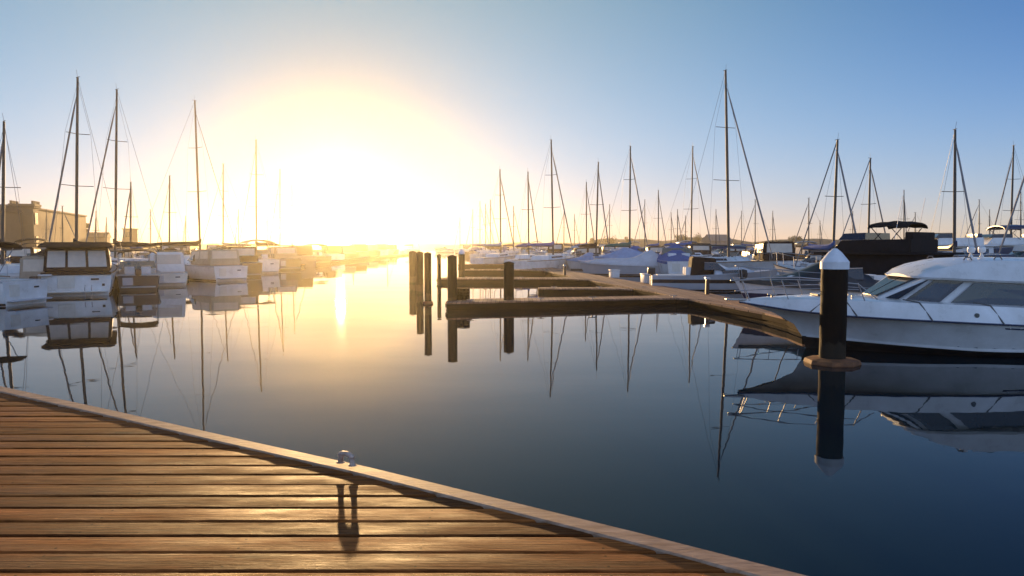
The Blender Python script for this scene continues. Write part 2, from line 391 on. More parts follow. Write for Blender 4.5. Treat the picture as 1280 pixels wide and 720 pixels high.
# ------------------------------------------------------------------ pilings
def piling(px, ytop, ybase, wpx, label, cap=False, collar=None, name='mooring_piling', lean=0.0, group=None):
    Y = wl(ybase); X = x_at(px, Y, 0); r = wpx / 2 * Y / F_PX
    H = at_y(px, ytop, Y).z
    o = thing(name, label, 'piling', (X, Y, 0), random.uniform(0, 6), group)
    prof = [(r * (1 + .03 * random.uniform(-1, 1)), z) for z in [-1.5 + k * (H - (.30 * 1.0 if cap else 0) + 1.5) / 9 for k in range(10)]]
    MB().lathe(prof, 20).build('shaft', 'pile', o, True)
    if cap:
        MB().lathe([(r * 1.02, H - .42), (r * 1.06, H - .42), (r * 1.06, H - .27), (r * .5, H - .075), (r * .16, H + .005), (.01, H + .012)], 24).build('cap', 'capw', o, True)
    else:
        MB().lathe([(r * 1.05, H - .02), (r * 1.06, H + .01), (r * .5, H + .05), (.02, H + .07)], 18).build('top', 'timber', o, True)
    if collar:
        MB().lathe([(r * 1.08, -.03), (r * collar, -.05), (r * (collar + .05), .02), (r * (collar - .05), .09), (r * 1.1, .12)], 8).build('guide_collar', 'rust', o)
    return o
piling(1040, 311, 454, 32, 'thick dark piling with a white cone cap and rusty floating collar, beside the white cruiser', True, 2.05)
piling(636, 329, 385, 13, 'dark bare piling standing behind the front finger pier near its middle')
piling(565.5, 321, 386, 12, 'dark bare piling at the open end of the front finger pier')
piling(535, 317, 380, 9, 'slim dark piling in open water left of the finger piers, nearest of its cluster', collar=1.5)
piling(525, 316, 367, 9, 'middle piling of the dark cluster in open water beyond the finger piers')
piling(516, 315, 354, 9, 'outermost farthest piling of the dark cluster beside the golden glare')
piling(577, 311, 345, 8, 'pale capped piling standing by the far finger piers', True)
piling(549, 319, 358, 5, 'thin piling at the open end of the middle finger pier')

pm = M['pier'].node_tree; pp = pm.nodes['Principled BSDF']; src = pp.inputs['Base Color'].links[0].from_socket
pc = N(pm, 'ShaderNodeTexCoord'); ps = N(pm, 'ShaderNodeSeparateXYZ'); pm.links.new(pc.outputs['Object'], ps.inputs[0])
fr = math_n(pm, 'FRACT', math_n(pm, 'DIVIDE', ps.outputs['X'], .16)); wn2 = N(pm, 'ShaderNodeTexWhiteNoise', noise_dimensions='1D')
pm.links.new(math_n(pm, 'FLOOR', math_n(pm, 'DIVIDE', ps.outputs['X'], .16)), wn2.inputs['W'])
k_ = math_n(pm, 'MULTIPLY', math_n(pm, 'ADD', .2, math_n(pm, 'MULTIPLY', math_n(pm, 'GREATER_THAN', fr, .09), .8)), math_n(pm, 'ADD', .75, math_n(pm, 'MULTIPLY', wn2.outputs['Value'], .5)))
pm.links.new(vmul(pm, src, k_), pp.inputs['Base Color'])
# ------------------------------------------------------------------ floating piers on the far side
DECK = .32
def poly_pier(root, pts, ztop, edge='timber'):
    """decking slab, pale edge board, dark floats, from one outline"""
    pts = [(p[0], p[1]) for p in pts]
    def inset(d):
        n = len(pts); A = sum(pts[i][0] * pts[(i + 1) % n][1] - pts[(i + 1) % n][0] * pts[i][1] for i in range(n)); s = 1 if A > 0 else -1
        o = []
        for i in range(n):
            a, b, c = Vector(pts[i - 1]), Vector(pts[i]), Vector(pts[(i + 1) % n])
            n1 = (b - a).normalized(); n2 = (c - b).normalized(); m = Vector((-(n1.y + n2.y), n1.x + n2.x)) * s
            if m.length < 1e-6: m = Vector((-n1.y, n1.x)) * s
            o.append(tuple(b + m.normalized() * d))
        return o
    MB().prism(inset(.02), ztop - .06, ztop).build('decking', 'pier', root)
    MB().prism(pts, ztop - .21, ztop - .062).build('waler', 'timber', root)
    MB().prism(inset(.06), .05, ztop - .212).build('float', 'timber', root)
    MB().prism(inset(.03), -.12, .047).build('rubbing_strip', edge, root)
R_EDGE = [on_z(x, y, DECK) for x, y in [(935, 376.5), (880, 364.5), (800, 352.5), (740, 342.5), (690, 334), (655, 328.5), (630, 324)]]
walk = thing('floating_walkway', 'long floating timber walkway running away between finger piers and moored boats', 'walkway')
wpts = [(p.x, p.y) for p in R_EDGE] + [(p.x - 2.3, p.y) for p in reversed(R_EDGE)]
wpts = wpts[:-1] + [(wpts[-1][0] + .1, wpts[-1][1] + 2.5), (8.6, 19.2), (14.5, 18.6), (14.5, 20.6), (9.9, 21.6)]
poly_pier(walk, wpts, DECK - .012)
def walk_x(Y):
    for a, b in zip(R_EDGE, R_EDGE[1:]):
        if a.y <= Y <= b.y: return a.x - 2.3 + (b.x - a.x) * (Y - a.y) / (b.y - a.y)
    return R_EDGE[0].x - 2.3 if Y < R_EDGE[0].y else R_EDGE[-1].x - 2.3
def finger(ywl, pxl, depth, gus, label, zt=DECK):
    Y = wl(ywl); X0 = x_at(pxl, Y, 0); X1 = walk_x(Y + depth / 2)
    o = thing('finger_pier', label, 'pier', (0, 0, 0))
    pts = [(X0, Y + .25), (X0 + .25, Y)] + [(X1 - gus, Y)]
    for k in range(1, 6):
        u = k / 5; pts.append((X1 - gus + (gus + .9) * u, Y - gus * .85 * u ** 2.0))
    pts += [(X1 + .9, Y + depth + gus * .6), (X1, Y + depth + gus * .6), (X1 - gus * .6, Y + depth), (X0 + .25, Y + depth), (X0, Y + depth - .25)]
    poly_pier(o, pts, zt)
    for k in range(3):
        x = X0 + .8 + k * 2.3
        b = MB().box((x, Y + .16, zt + .03), (.07, .07, .06)); b.box((x, Y + .16, zt + .075), (.30, .05, .035)); b.build('cleat', 'galv', o)
    return o
fr_ = [on_z(x, y, DECK) for x, y in [(559, 378.4), (640, 376.4), (720, 374.6), (800, 373.0), (845, 372.6), (870, 373.8), (890, 376.0), (908, 379.0), (930, 384.2), (953, 390.6), (984, 398.0), (1003, 404)]]
bk_ = [on_z(x, y, DECK) for x, y in [(905, 371.0), (870, 368.4), (842, 368.6), (800, 369.8), (720, 371.2), (640, 372.6), (561, 374.0)]]
fo_ = thing('finger_pier', 'front finger pier with dark timber side, closest one to the boardwalk', 'pier')
poly_pier(fo_, [(q.x, q.y) for q in fr_] + [(9.2, 19.6), (8.9, 24.0)] + [(q.x, q.y) for q in bk_] + [(fr_[0].x - .12, fr_[0].y + .5)], DECK)
for px_ in (588, 676, 741, 843):
    q = on_z(px_, 374.8 + (720 - px_) * .022, DECK)
    b = MB().box((q.x, q.y + .2, DECK + .03), (.07, .07, .06)); b.box((q.x, q.y + .2, DECK + .075), (.30, .05, .035)); b.build('cleat', 'galv', fo_)
finger(366.5, 673, 1.2, 1.6, 'short low finger pier between the front one and the middle one', .24)
finger(354.5, 545, 1.6, 2.6, 'middle finger pier with pale decking behind the short one')
finger(342, 578, 1.4, 3.0, 'second farthest finger pier with a dark side')
finger(334, 572, 1.3, 3.0, 'farthest finger pier, lost among small boats and posts')

# crate standing at the end of the front finger pier
def lattice(name, size, nx, nz, mat, parent):
    mb = MB(); X, Yd, Z = size
    mb.box((0, 0, Z / 2), size)
    bmesh.ops.subdivide_edges(mb.bm, edges=mb.bm.edges[:], cuts=3, use_grid_fill=True)
    fs = [f for f in mb.bm.faces if abs(f.normal.z) < .5]
    bmesh.ops.inset_individual(mb.bm, faces=fs, thickness=size[0] * .035, depth=-.05)
    return mb.build(name, mat, parent)
cY = 28.1; cX = x_at(579, cY, .5)
crate = lattice('slatted_crate', (.50, .42, .45), 4, 4, M['timber'], None)
crate.location = (cX, cY, DECK); tag(crate, 'dark open-sided crate standing on the end of the front finger pier', 'crate')

# fittings on the walkway
def pedestal(px, py, label):
    P = on_z(px, py, DECK + .012); o = thing('power_pedestal', label, 'pedestal', (P.x, P.y, DECK + .012))
    MB().box((0, 0, .32), (.16, .16, .64), taper=.9, bevel=.01).build('post', 'black', o)
    MB().box((0, 0, .69), (.22, .22, .09), bevel=.02).build('head', 'grey', o)
pedestal(706, 344.5, 'slim dark power post on the walkway beside the blue covered boats')
pedestal(884, 368, 'slim dark power post on the walkway beside the dark hulled launch')
def dock_box(px, py, w, label):
    P = on_z(px, py, DECK + .012); o = thing('dock_box', label, 'box', (P.x - .1, P.y + .1, DECK + .012), rad(100))
    MB().box((0, 0, .22), (w, .5, .44), bevel=.03).build('body', 'box', o, True)
    MB().box((0, 0, .475), (w + .06, .56, .06), bevel=.02).build('lid', 'box', o, True)
dock_box(812, 353.5, .9, 'white dock box on the walkway beside the grey covered boat')
dock_box(770, 347, .7, 'small white dock box on the walkway farther along')
# ------------------------------------------------------------------ boats: shared builders
def lerp(a, b, u): return a + (b - a) * u
class Hull:
    """x forward, y to port, z up from the waterline; stern at -L/2"""
    def __init__(s, L, B, F, rise=.3, sw=.8, draft=.35, over=.6, flare=1.0, n=12):
        s.L, s.B, s.F, s.rise, s.sw, s.draft, s.over, s.flare, s.n = L, B, F, rise, sw, draft, over, flare, n
    def sheer(s, t): return s.F + s.rise * t ** 2.0
    def beam(s, t):
        if t < .45: return s.B / 2 * (s.sw + (1 - s.sw) * math.sin(t / .45 * math.pi / 2))
        return max(.03, s.B / 2 * max(0, 1 - ((t - .45) / .55) ** 2.3) ** .9)
    def half(s, t, z):
        w, zs = s.beam(t), s.sheer(t); q = t * t * s.flare
        pts = [(-s.draft, 0.0), (-s.draft * .55, lerp(.72, .16, q)), (.02, lerp(.9, .36, q)), (zs * .5, lerp(.97, .66, q)), (zs, 1.0)]
        for (za, a), (zb, b) in zip(pts, pts[1:]):
            if z <= zb: return w * lerp(a, b, max(0, (z - za) / (zb - za)))
        return w
    def x(s, t, z):
        return -s.L / 2 + s.L * t - s.over * t ** 4 * min(1.4, max(0, 1 - z / s.sheer(t)))
    def P(s, t, z, side=1, off=0.0): return Vector((s.x(t, z), side * (s.half(t, z) + off), z))
    def build(s, parent, mat, stripe=None, sz=(.02, .11), deck='deck', rail=None, bottom=True):
        mb = MB(); rings = []
        for i in range(s.n + 1):
            t = i / s.n; zs = s.sheer(t)
            zz = [zs, zs * .75, zs * .5, zs * .25, .02, -s.draft * .55]
            r = [s.P(t, z) for z in zz] + [Vector((s.x(t, -s.draft), 0, -s.draft))] + [s.P(t, z, -1) for z in reversed(zz)]
            rings.append(r)
        mb.loft(rings, close=False); 
        mb.bm.verts.ensure_lookup_table(); mb.bm.faces.new([mb.bm.verts[k] for k in range(len(rings[0]))])
        mb.build('hull', mat, parent, True, 40)
        if stripe: s.band('boot_stripe', stripe, parent, *sz)
        mb = MB(); top = []
        for i in range(s.n + 1):
            t = i / s.n; z = s.sheer(t) - .02; w = s.beam(t) - .012; x = s.x(t, z)
            top.append([Vector((x, w, z)), Vector((x, w * .5, z + .02)), Vector((x, 0, z + .03)), Vector((x, -w * .5, z + .02)), Vector((x, -w, z))])
        mb.loft(top, close=False).build('deck', deck, parent, True)
        if rail: s.band('rub_rail', rail, parent, None, None, .02)
    def band(s, name, mat, parent, z0, z1, off=.006):
        mb = MB(); A = []
        ts = [i / (s.n * 2) for i in range(s.n * 2 + 1)]
        def zz(t): return (z0, z1) if z0 is not None else (s.sheer(t) - .05, s.sheer(t) + .01)
        path = [(t, 1) for t in ts] + [(t, -1) for t in reversed(ts)]
        rings = [[s.P(t, zz(t)[0], sd, off), s.P(t, zz(t)[1], sd, off), s.P(t, zz(t)[1], sd, -.005), s.P(t, zz(t)[0], sd, -.005)] for t, sd in path]
        mb.loft(rings, True, True).build(name, mat, parent)
def quad_box(parent, name, mat, xa, xf, wa, wf, z0, h, ra=.1, rf=.5, tin=.1, zf=None, bevel=.035):
    """cabin trunk; returns its four outer quads for windows: port, starboard, front, aft"""
    zf = z0 if zf is None else zf
    b = [Vector((xa, wa, z0)), Vector((xa, -wa, z0)), Vector((xf, -wf, zf)), Vector((xf, wf, zf))]
    tt = [Vector((xa + ra, wa - tin, z0 + h)), Vector((xa + ra, -wa + tin, z0 + h)), Vector((xf - rf, -wf + tin * .8, zf + h * .92)), Vector((xf - rf, wf - tin * .8, zf + h * .92))]
    mb = MB(); mb.loft([b, tt])
    bmesh.ops.recalc_face_normals(mb.bm, faces=mb.bm.faces)
    if bevel: bmesh.ops.bevel(mb.bm, geom=mb.bm.edges[:], offset=bevel, segments=2, affect='EDGES')
    mb.build(name, mat, parent, True, 50)
    return dict(port=(b[0], b[3], tt[3], tt[0]), star=(b[2], b[1], tt[1], tt[2]), front=(b[3], b[2], tt[2], tt[3]), aft=(b[1], b[0], tt[0], tt[1]), c=sum(b + tt, Vector()) / 8, top=tt)
def win(parent, q, side, u0, u1, v0, v1, mat='glass', name='window', off=.008):
    a, b, c, d = q[side]
    if (b - a).cross(d - a).dot((a + b + c + d) / 4 - q['c']) < 0:
        a, b, c, d = b, a, d, c; u0, u1 = 1 - u1, 1 - u0
    return MB().panel((a, b, c, d), u0, u1, v0, v1, off, .014).build(name, mat, parent)
def bimini(parent, xa, xf, w, z, mat, post=None, th=.05, sag=.08, zb=.9, name='bimini_top'):
    mb = MB(); rings = []
    for i in range(7):
        u = i / 6; x = lerp(xa, xf, u); zz = z + sag * (1 - (2 * u - 1) ** 2) - (.03 if i in (2, 4) else 0)
        top = [Vector((x, w * math.cos(a), zz + .22 * w * math.sin(a))) for a in [math.pi * k / 8 for k in range(9)]]
        bot = [p - Vector((0, 0, th)) for p in reversed(top)]
        rings.append(top + bot)
    mb.loft(rings).build(name, mat, parent, True, 50)
    if post:
        for sy in (-1, 1):
            MB().tube([(lerp(xa, xf, .15), sy * w * .98, z - .02), (lerp(xa, xf, .45), sy * w, zb)], .018).build('support_pole', post, parent)
            MB().tube([(lerp(xa, xf, .9), sy * w * .98, z - .02), (lerp(xa, xf, .55), sy * w, zb)], .018).build('support_pole', post, parent)
def rails(parent, H, t0, t1, h, n=4, r=.014, mid=False):
    ts = [lerp(t0, t1, i / 8) for i in range(9)]
    def pt(t, sd, z): 
        p = H.P(t, H.sheer(t), sd); p.y *= .93; return p + Vector((.02, 0, z))
    path = [pt(t, 1, h) for t in ts] + [pt(t, -1, h) for t in reversed(ts)]
    MB().tube(path, r, 6).build('bow_rail', 'steel', parent, True)
    for i in range(n):
        t = lerp(t0, t1 - .02, i / (n - 1))
        for sd in (1, -1): MB().tube([pt(t, sd, -.02) - Vector((.06, 0, 0)), pt(t, sd, h)], r * .9, 5).build('stanchion', 'steel', parent)
def covered(parent, H, mat, peak=(.3, .6), zb=.35, t0=.02, t1=.97):
    """fitted boat cover: follows the sheer, tented along the middle"""
    mb = MB(); rings = []
    for i in range(15):
        u = i / 14; t = lerp(t0, t1, u); w = H.beam(t) + .03; zs = H.sheer(t)
        hp = zb * math.sin(math.pi * min(1, u * 1.05 + .05)) ** .6 + peak[1] * math.exp(-((t - peak[0]) / .13) ** 2)
        fold = .02 * math.sin(i * 2.4)
        x = H.x(t, zs)
        rings.append([Vector((x, sd * w * k, z)) for sd, k, z in [(1, 1.0, zs - .16), (1, .99, zs + .01), (1, .62, zs + hp * .62 + fold), (1, .2, zs + hp * .97), (-1, .2, zs + hp * .97), (-1, .62, zs + hp * .62 - fold), (-1, .99, zs + .01), (-1, 1.0, zs - .16)]])
    mb.loft(rings, True).build('boat_cover', mat, parent, True, 60)
def outboard(parent, x, y, z, mat='black'):
    o = MB().box((x - .22, y, z + .30), (.42, .30, .36), bevel=.07).build('outboard_motor', mat, parent, True)
    MB().box((x - .2, y, z - .15), (.14, .12, .62), taper=1.2).build('leg', mat, o)
def fender(parent, H, t, side, col='fender'):
    P = H.P(t, H.sheer(t) - .1, side, .11)
    MB().lathe([(.01, -.32), (.07, -.28), (.095, -.15), (.095, .1), (.06, .22), (.015, .26)], 10, P - Vector((0, 0, .12))).build('fender', col, parent, True)

# ---- motor boats
def cuddy(name, label, cat, loc, rz, L=6.5, B=2.4, F=.8, hull='white', stripe='bottom', band=None, canvas=None, top='blue', win_mat='glass', house=True, rail=True, ob=False, group=None, mat2='white', h=.55, det=1):
    o = thing(name, label, cat, (loc[0], loc[1], 0), rz, group); H = Hull(L, B, F, .35, .86, .3, .7)
    H.build(o, hull, stripe, rail='grey' if det else None)
    if band: H.band('side_band', band, o, F * .55, F * .78, .007)
    zd = F + .02
    q = quad_box(o, 'cabin', mat2, -.02 * L, .34 * L, B * .40, B * .20, zd, .34, .02, .8, .12, zf=F + .13)
    if det: 
        win(o, q, 'port', .2, .75, .25, .72); win(o, q, 'star', .25, .8, .25, .72)
    # windscreen
    w = quad_box(o, 'windscreen', win_mat, -.10 * L, .07 * L, B * .42, B * .34, zd + .30, h * .8, .02, .45, .10, bevel=.01)
    if det: MB().tube([w['top'][0], w['top'][3], w['top'][2], w['top'][1]], .02, 5).build('windscreen_frame', 'steel', o)
    # cockpit well
    MB().box((-.27 * L, 0, F + .015), (.36 * L, B * .7, .03)).build('cockpit_sole', 'grey', o)
    MB().box((-.20 * L, B * .18, F + .24), (.5, .5, .42), bevel=.06).build('seat', 'whitecanvas', o, True)
    MB().box((-.20 * L, -B * .18, F + .24), (.5, .5, .42), bevel=.06).build('seat', 'whitecanvas', o, True)
    if canvas == 'box':
        cq = quad_box(o, 'canvas_enclosure', top, -.40 * L, .03 * L, B * .41, B * .36, F + .05, h * 2.0, .12, .30, .08, bevel=.07)
        if det:
            for sd in ('port', 'star'):
                win(o, cq, sd, .08, .46, .42, .88, 'vinyl', 'clear_panel'); win(o, cq, sd, .54, .92, .42, .88, 'vinyl', 'clear_panel')
            win(o, cq, 'aft', .1, .9, .42, .88, 'vinyl', 'clear_panel')
    elif canvas == 'bimini': bimini(o, -.36 * L, .02 * L, B * .42, F + h * 2.2, M[top], 'steel', zb=F + .05)
    elif canvas == 'cover': covered(o, H, M[top], (.52, .55))
    if rail: rails(o, H, .58, .985, .42)
    if det:
        MB().box((-L / 2 - .16, 0, .20), (.42, B * .72, .06), bevel=.02).build('swim_platform', 'grey', o)
        MB().box((-L / 2 - .012, B * .22, F * .62), (.03, .5, F * .5), bevel=.01).build('transom_door', 'cream' if hull in ('white', 'grey') else 'grey', o)
        MB().box((-L / 2 - .012, -B * .2, F * .72), (.03, .26, .07), bevel=.01).build('vent', 'black', o)
    if ob: outboard(o, -L / 2, 0, F - .1)
    return o
def flybridge(name, label, loc, rz, L=10, B=3.4, F=1.15, hull='white', fly='white', canv='navy', roofm='white', bim=True, black=False, group=None):
    o = thing(name, label, 'motor yacht', (loc[0], loc[1], 0), rz, group); H = Hull(L, B, F, .6, .9, .5, 1.1)
    H.build(o, hull, 'bottom', rail='navy'); H.band('accent_stripe', 'navy', o, F * .62, F * .68)
    zd = F + .03
    q = quad_box(o, 'saloon', 'blackcanvas' if black else 'white', -.30 * L, .26 * L, B * .42, B * .30, zd, 1.05, .1, 1.3, .16, zf=F + .2)
    if not black:
        for sd in ('port', 'star'): win(o, q, sd, .08, .44, .38, .85); win(o, q, sd, .50, .86, .38, .85)
        win(o, q, 'front', .06, .48, .2, .85); win(o, q, 'front', .52, .94, .2, .85)
        win(o, q, 'aft', .2, .8, .1, .85)
    MB().box((-.06 * L, 0, zd + 1.10), (.52 * L, B * .84, .09), bevel=.03).build('flybridge_deck', 'blackcanvas' if black else roofm, o, True)
    c = quad_box(o, 'flybridge_coaming', 'blackcanvas' if black else fly, -.22 * L, .14 * L, B * .38, B * .30, zd + 1.14, .52, 0, .4, .03)
    s_ = quad_box(o, 'flybridge_screen', 'glass', -.02 * L, .115 * L, B * .33, B * .26, zd + 1.64, .28, 0, .22, .05, bevel=.01)
    if bim:
        k_ = .6 if black else 1.0
        bimini(o, -.19 * L, (-.02 if black else .04) * L, B * .36 * (.75 if black else 1), zd + (2.12 if black else 2.25), M[canv], 'black', zb=zd + 1.5, sag=.08)
    MB().box((-.20 * L, 0, zd + 1.78), (.3, B * .6, .3), bevel=.05).build('helm_seat', canv, o, True)
    qa = quad_box(o, 'aft_canvas', canv, -.46 * L, -.29 * L, B * .40, B * .41, zd - .35 if black else zd, 1.38 if black else 1.0, .12, .02, .06)
    rails(o, H, .55, .985, .55)
    for y in (-.3, .3): MB().tube([(-.14 * L, y * B, zd + 1.6), (-.17 * L, y * B, zd + 3.3)], .012, 5).build('aerial', 'white', o)
    return o

# ---- sailing boats
def sailboat(px_top, ytop, px_base, Y, dx=0, label='', L=None, B=None, hull='white', cover='blue', back=None, det=1, thick=.085, head=None, tilt=0, group=None, name='sailing_yacht', spreaders=True, frac=.93, hull_stripe='navy', dodger=None, furl=True, thin=False):
    T = at_y(px_top, ytop, Y); ux = x_at(px_base, Y, 1.5)
    Lh = L or max(6.5, min(12.5, (T.z) * .80)); Bh = B or Lh * .31; F = .42 + Lh * .055
    J = .33 * Lh; px_m = F_PX / Y
    if head is None:
        if dx:                          # turn the hull until the forestay foot falls where the photograph shows it
            best = None
            for g in range(0, 360, 3):
                h_ = rad(g); fx, fy = ux + J * 1.16 * math.cos(h_), Y + J * 1.16 * math.sin(h_)
                e_ = abs(fx / fy * F_PX - ux / Y * F_PX - dx) + (6 if (math.sin(h_) > 0) == (Y < 60 and px_base > 640) else 0)
                if best is None or e_ < best[0]: best = (e_, h_)
            head = best[1]
        else: head = math.acos(random.choice((-.6, .6)))
    c_, s_ = math.cos(head), math.sin(head)
    mx = .08 * Lh                       # mast step in the hull's own frame
    ox, oy = ux - mx * c_, Y - mx * s_
    o = thing(name, label, 'sailing yacht', (ox, oy, 0), head, group)
    def loc(w): v = Vector((w.x - ox, w.y - oy, w.z)); return Vector((v.x * c_ + v.y * s_, -v.x * s_ + v.y * c_, v.z))
    H = Hull(Lh, Bh, F, .35, .62, .4, 1.0)
    H.build(o, hull, 'bottom' if det == 0 else hull_stripe, (.03, .12), rail=None)
    if det: H.band('toe_rail', 'teak', o, None, None, .012)
    q = quad_box(o, 'cabin', 'white', -.16 * Lh, .22 * Lh, Bh * .34, Bh * .22, F + .02, .42, .1, .6, .10, zf=F + .12)
    if det:
        for sd in ('port', 'star'): win(o, q, sd, .12, .82, .35, .75)
    step = Vector((mx, 0, F + .35)); top = loc(T)
    mast = MB().tube([step, step.lerp(top, .6), top], [thick, thick, thick * .72], 10).build('mast', 'alu', o, True)
    if det:
        hd = MB(); hd.tube([top + Vector((-.25, 0, .03)), top + Vector((.18, 0, .03))], .02, 5).build('masthead', 'alu', mast)
        MB().tube([top, top + Vector((0, .06, .45))], .010, 4).build('aerial', 'wire', mast)
    else:
        MB().box(top + Vector((0, 0, .05)), (.3, .08, .05)).build('masthead', 'alu', mast)
    if spreaders:
        for fr in ((.42, .70) if T.z > 11 else (.55,)):
            p = step.lerp(top, fr); w = Bh * (.30 if fr < .6 else .22)
            MB().tube([p + Vector((-.12, w, .03)), p, p + Vector((-.12, -w, .03))], .022, 5).build('spreader', 'alu', mast)
    ft = step.lerp(top, frac); fb = Vector((mx + J * 1.16, 0, H.sheer(.95) + .1))
    if furl: MB().tube([ft, ft.lerp(fb, .04), ft.lerp(fb, .12), ft.lerp(fb, .8), ft.lerp(fb, .96), fb], [.01, .02, .052 * (1 if not thin else .4), .062 * (1 if not thin else .4), .03, .012], 7).build('furled_headsail', 'sail' if not thin else 'wire', o, True)
    else: MB().tube([ft, fb], .012, 5).build('forestay', 'wire', o)
    bb = Vector((-Lh / 2 + .1, 0, F))
    MB().tube([top, bb], .010 if not back else .04, 5).build('backstay', 'wire' if not back else 'sail', o)
    for sy in (-1, 1):
        cp_ = Vector((mx - .1, sy * Bh * .46, F + .1))
        if det: 
            p1 = step.lerp(top, .70 if T.z > 11 else .55) + Vector((-.12, sy * Bh * .24, .03))
            MB().tube([step.lerp(top, .97), p1, cp_], .008, 4).build('shroud', 'wire', o)
        else: MB().tube([step.lerp(top, .9), cp_], .012, 4).build('shroud', 'wire', o)
    b0 = step + Vector((-.1, 0, .95)); b1 = Vector((-.36 * Lh, 0, b0.z + .05))
    bo = MB().tube([b0, b1], .055, 8).build('boom', 'alu', o, True)
    if cover:
        MB().tube([b0 + Vector((.22, 0, .55)), b0 + Vector((.05, 0, .32)), b0 + Vector((-.3, 0, .19)), b0.lerp(b1, .4) + Vector((0, 0, .15)), b0.lerp(b1, .8) + Vector((0, 0, .11)), b1 + Vector((.05, 0, .06))], [.06, .16, .19, .16, .125, .06], 9).build('sail_cover', cover, o, True)
    if dodger:
        quad_box(o, 'spray_hood', dodger, -.22 * Lh, -.08 * Lh, Bh * .33, Bh * .30, F + .2, .75, .0, .45, .08)
    if det:
        for t_, sd in ((.97, 1), (.97, -1), (.75, 1), (.75, -1), (.5, 1), (.5, -1), (.25, 1), (.25, -1), (.03, 1), (.03, -1)):
            pass
        rails(o, H, .86, .985, .5, 3)
        path = [H.P(t_, H.sheer(t_), 1) + Vector((0, -.04, .55)) for t_ in (.86, .7, .5, .3, .04)]
        MB().tube(path, .006, 4).build('lifeline', 'wire', o)
        MB().tube([Vector((p.x, -p.y, p.z)) for p in path], .006, 4).build('lifeline', 'wire', o)
        for t_ in (.7, .5, .3, .04):
            for sd in (1, -1):
                p = H.P(t_, H.sheer(t_), sd) + Vector((0, -.04 * sd, 0)); MB().tube([p, p + Vector((0, 0, .56))], .010, 5).build('stanchion', 'steel', o)
    return o
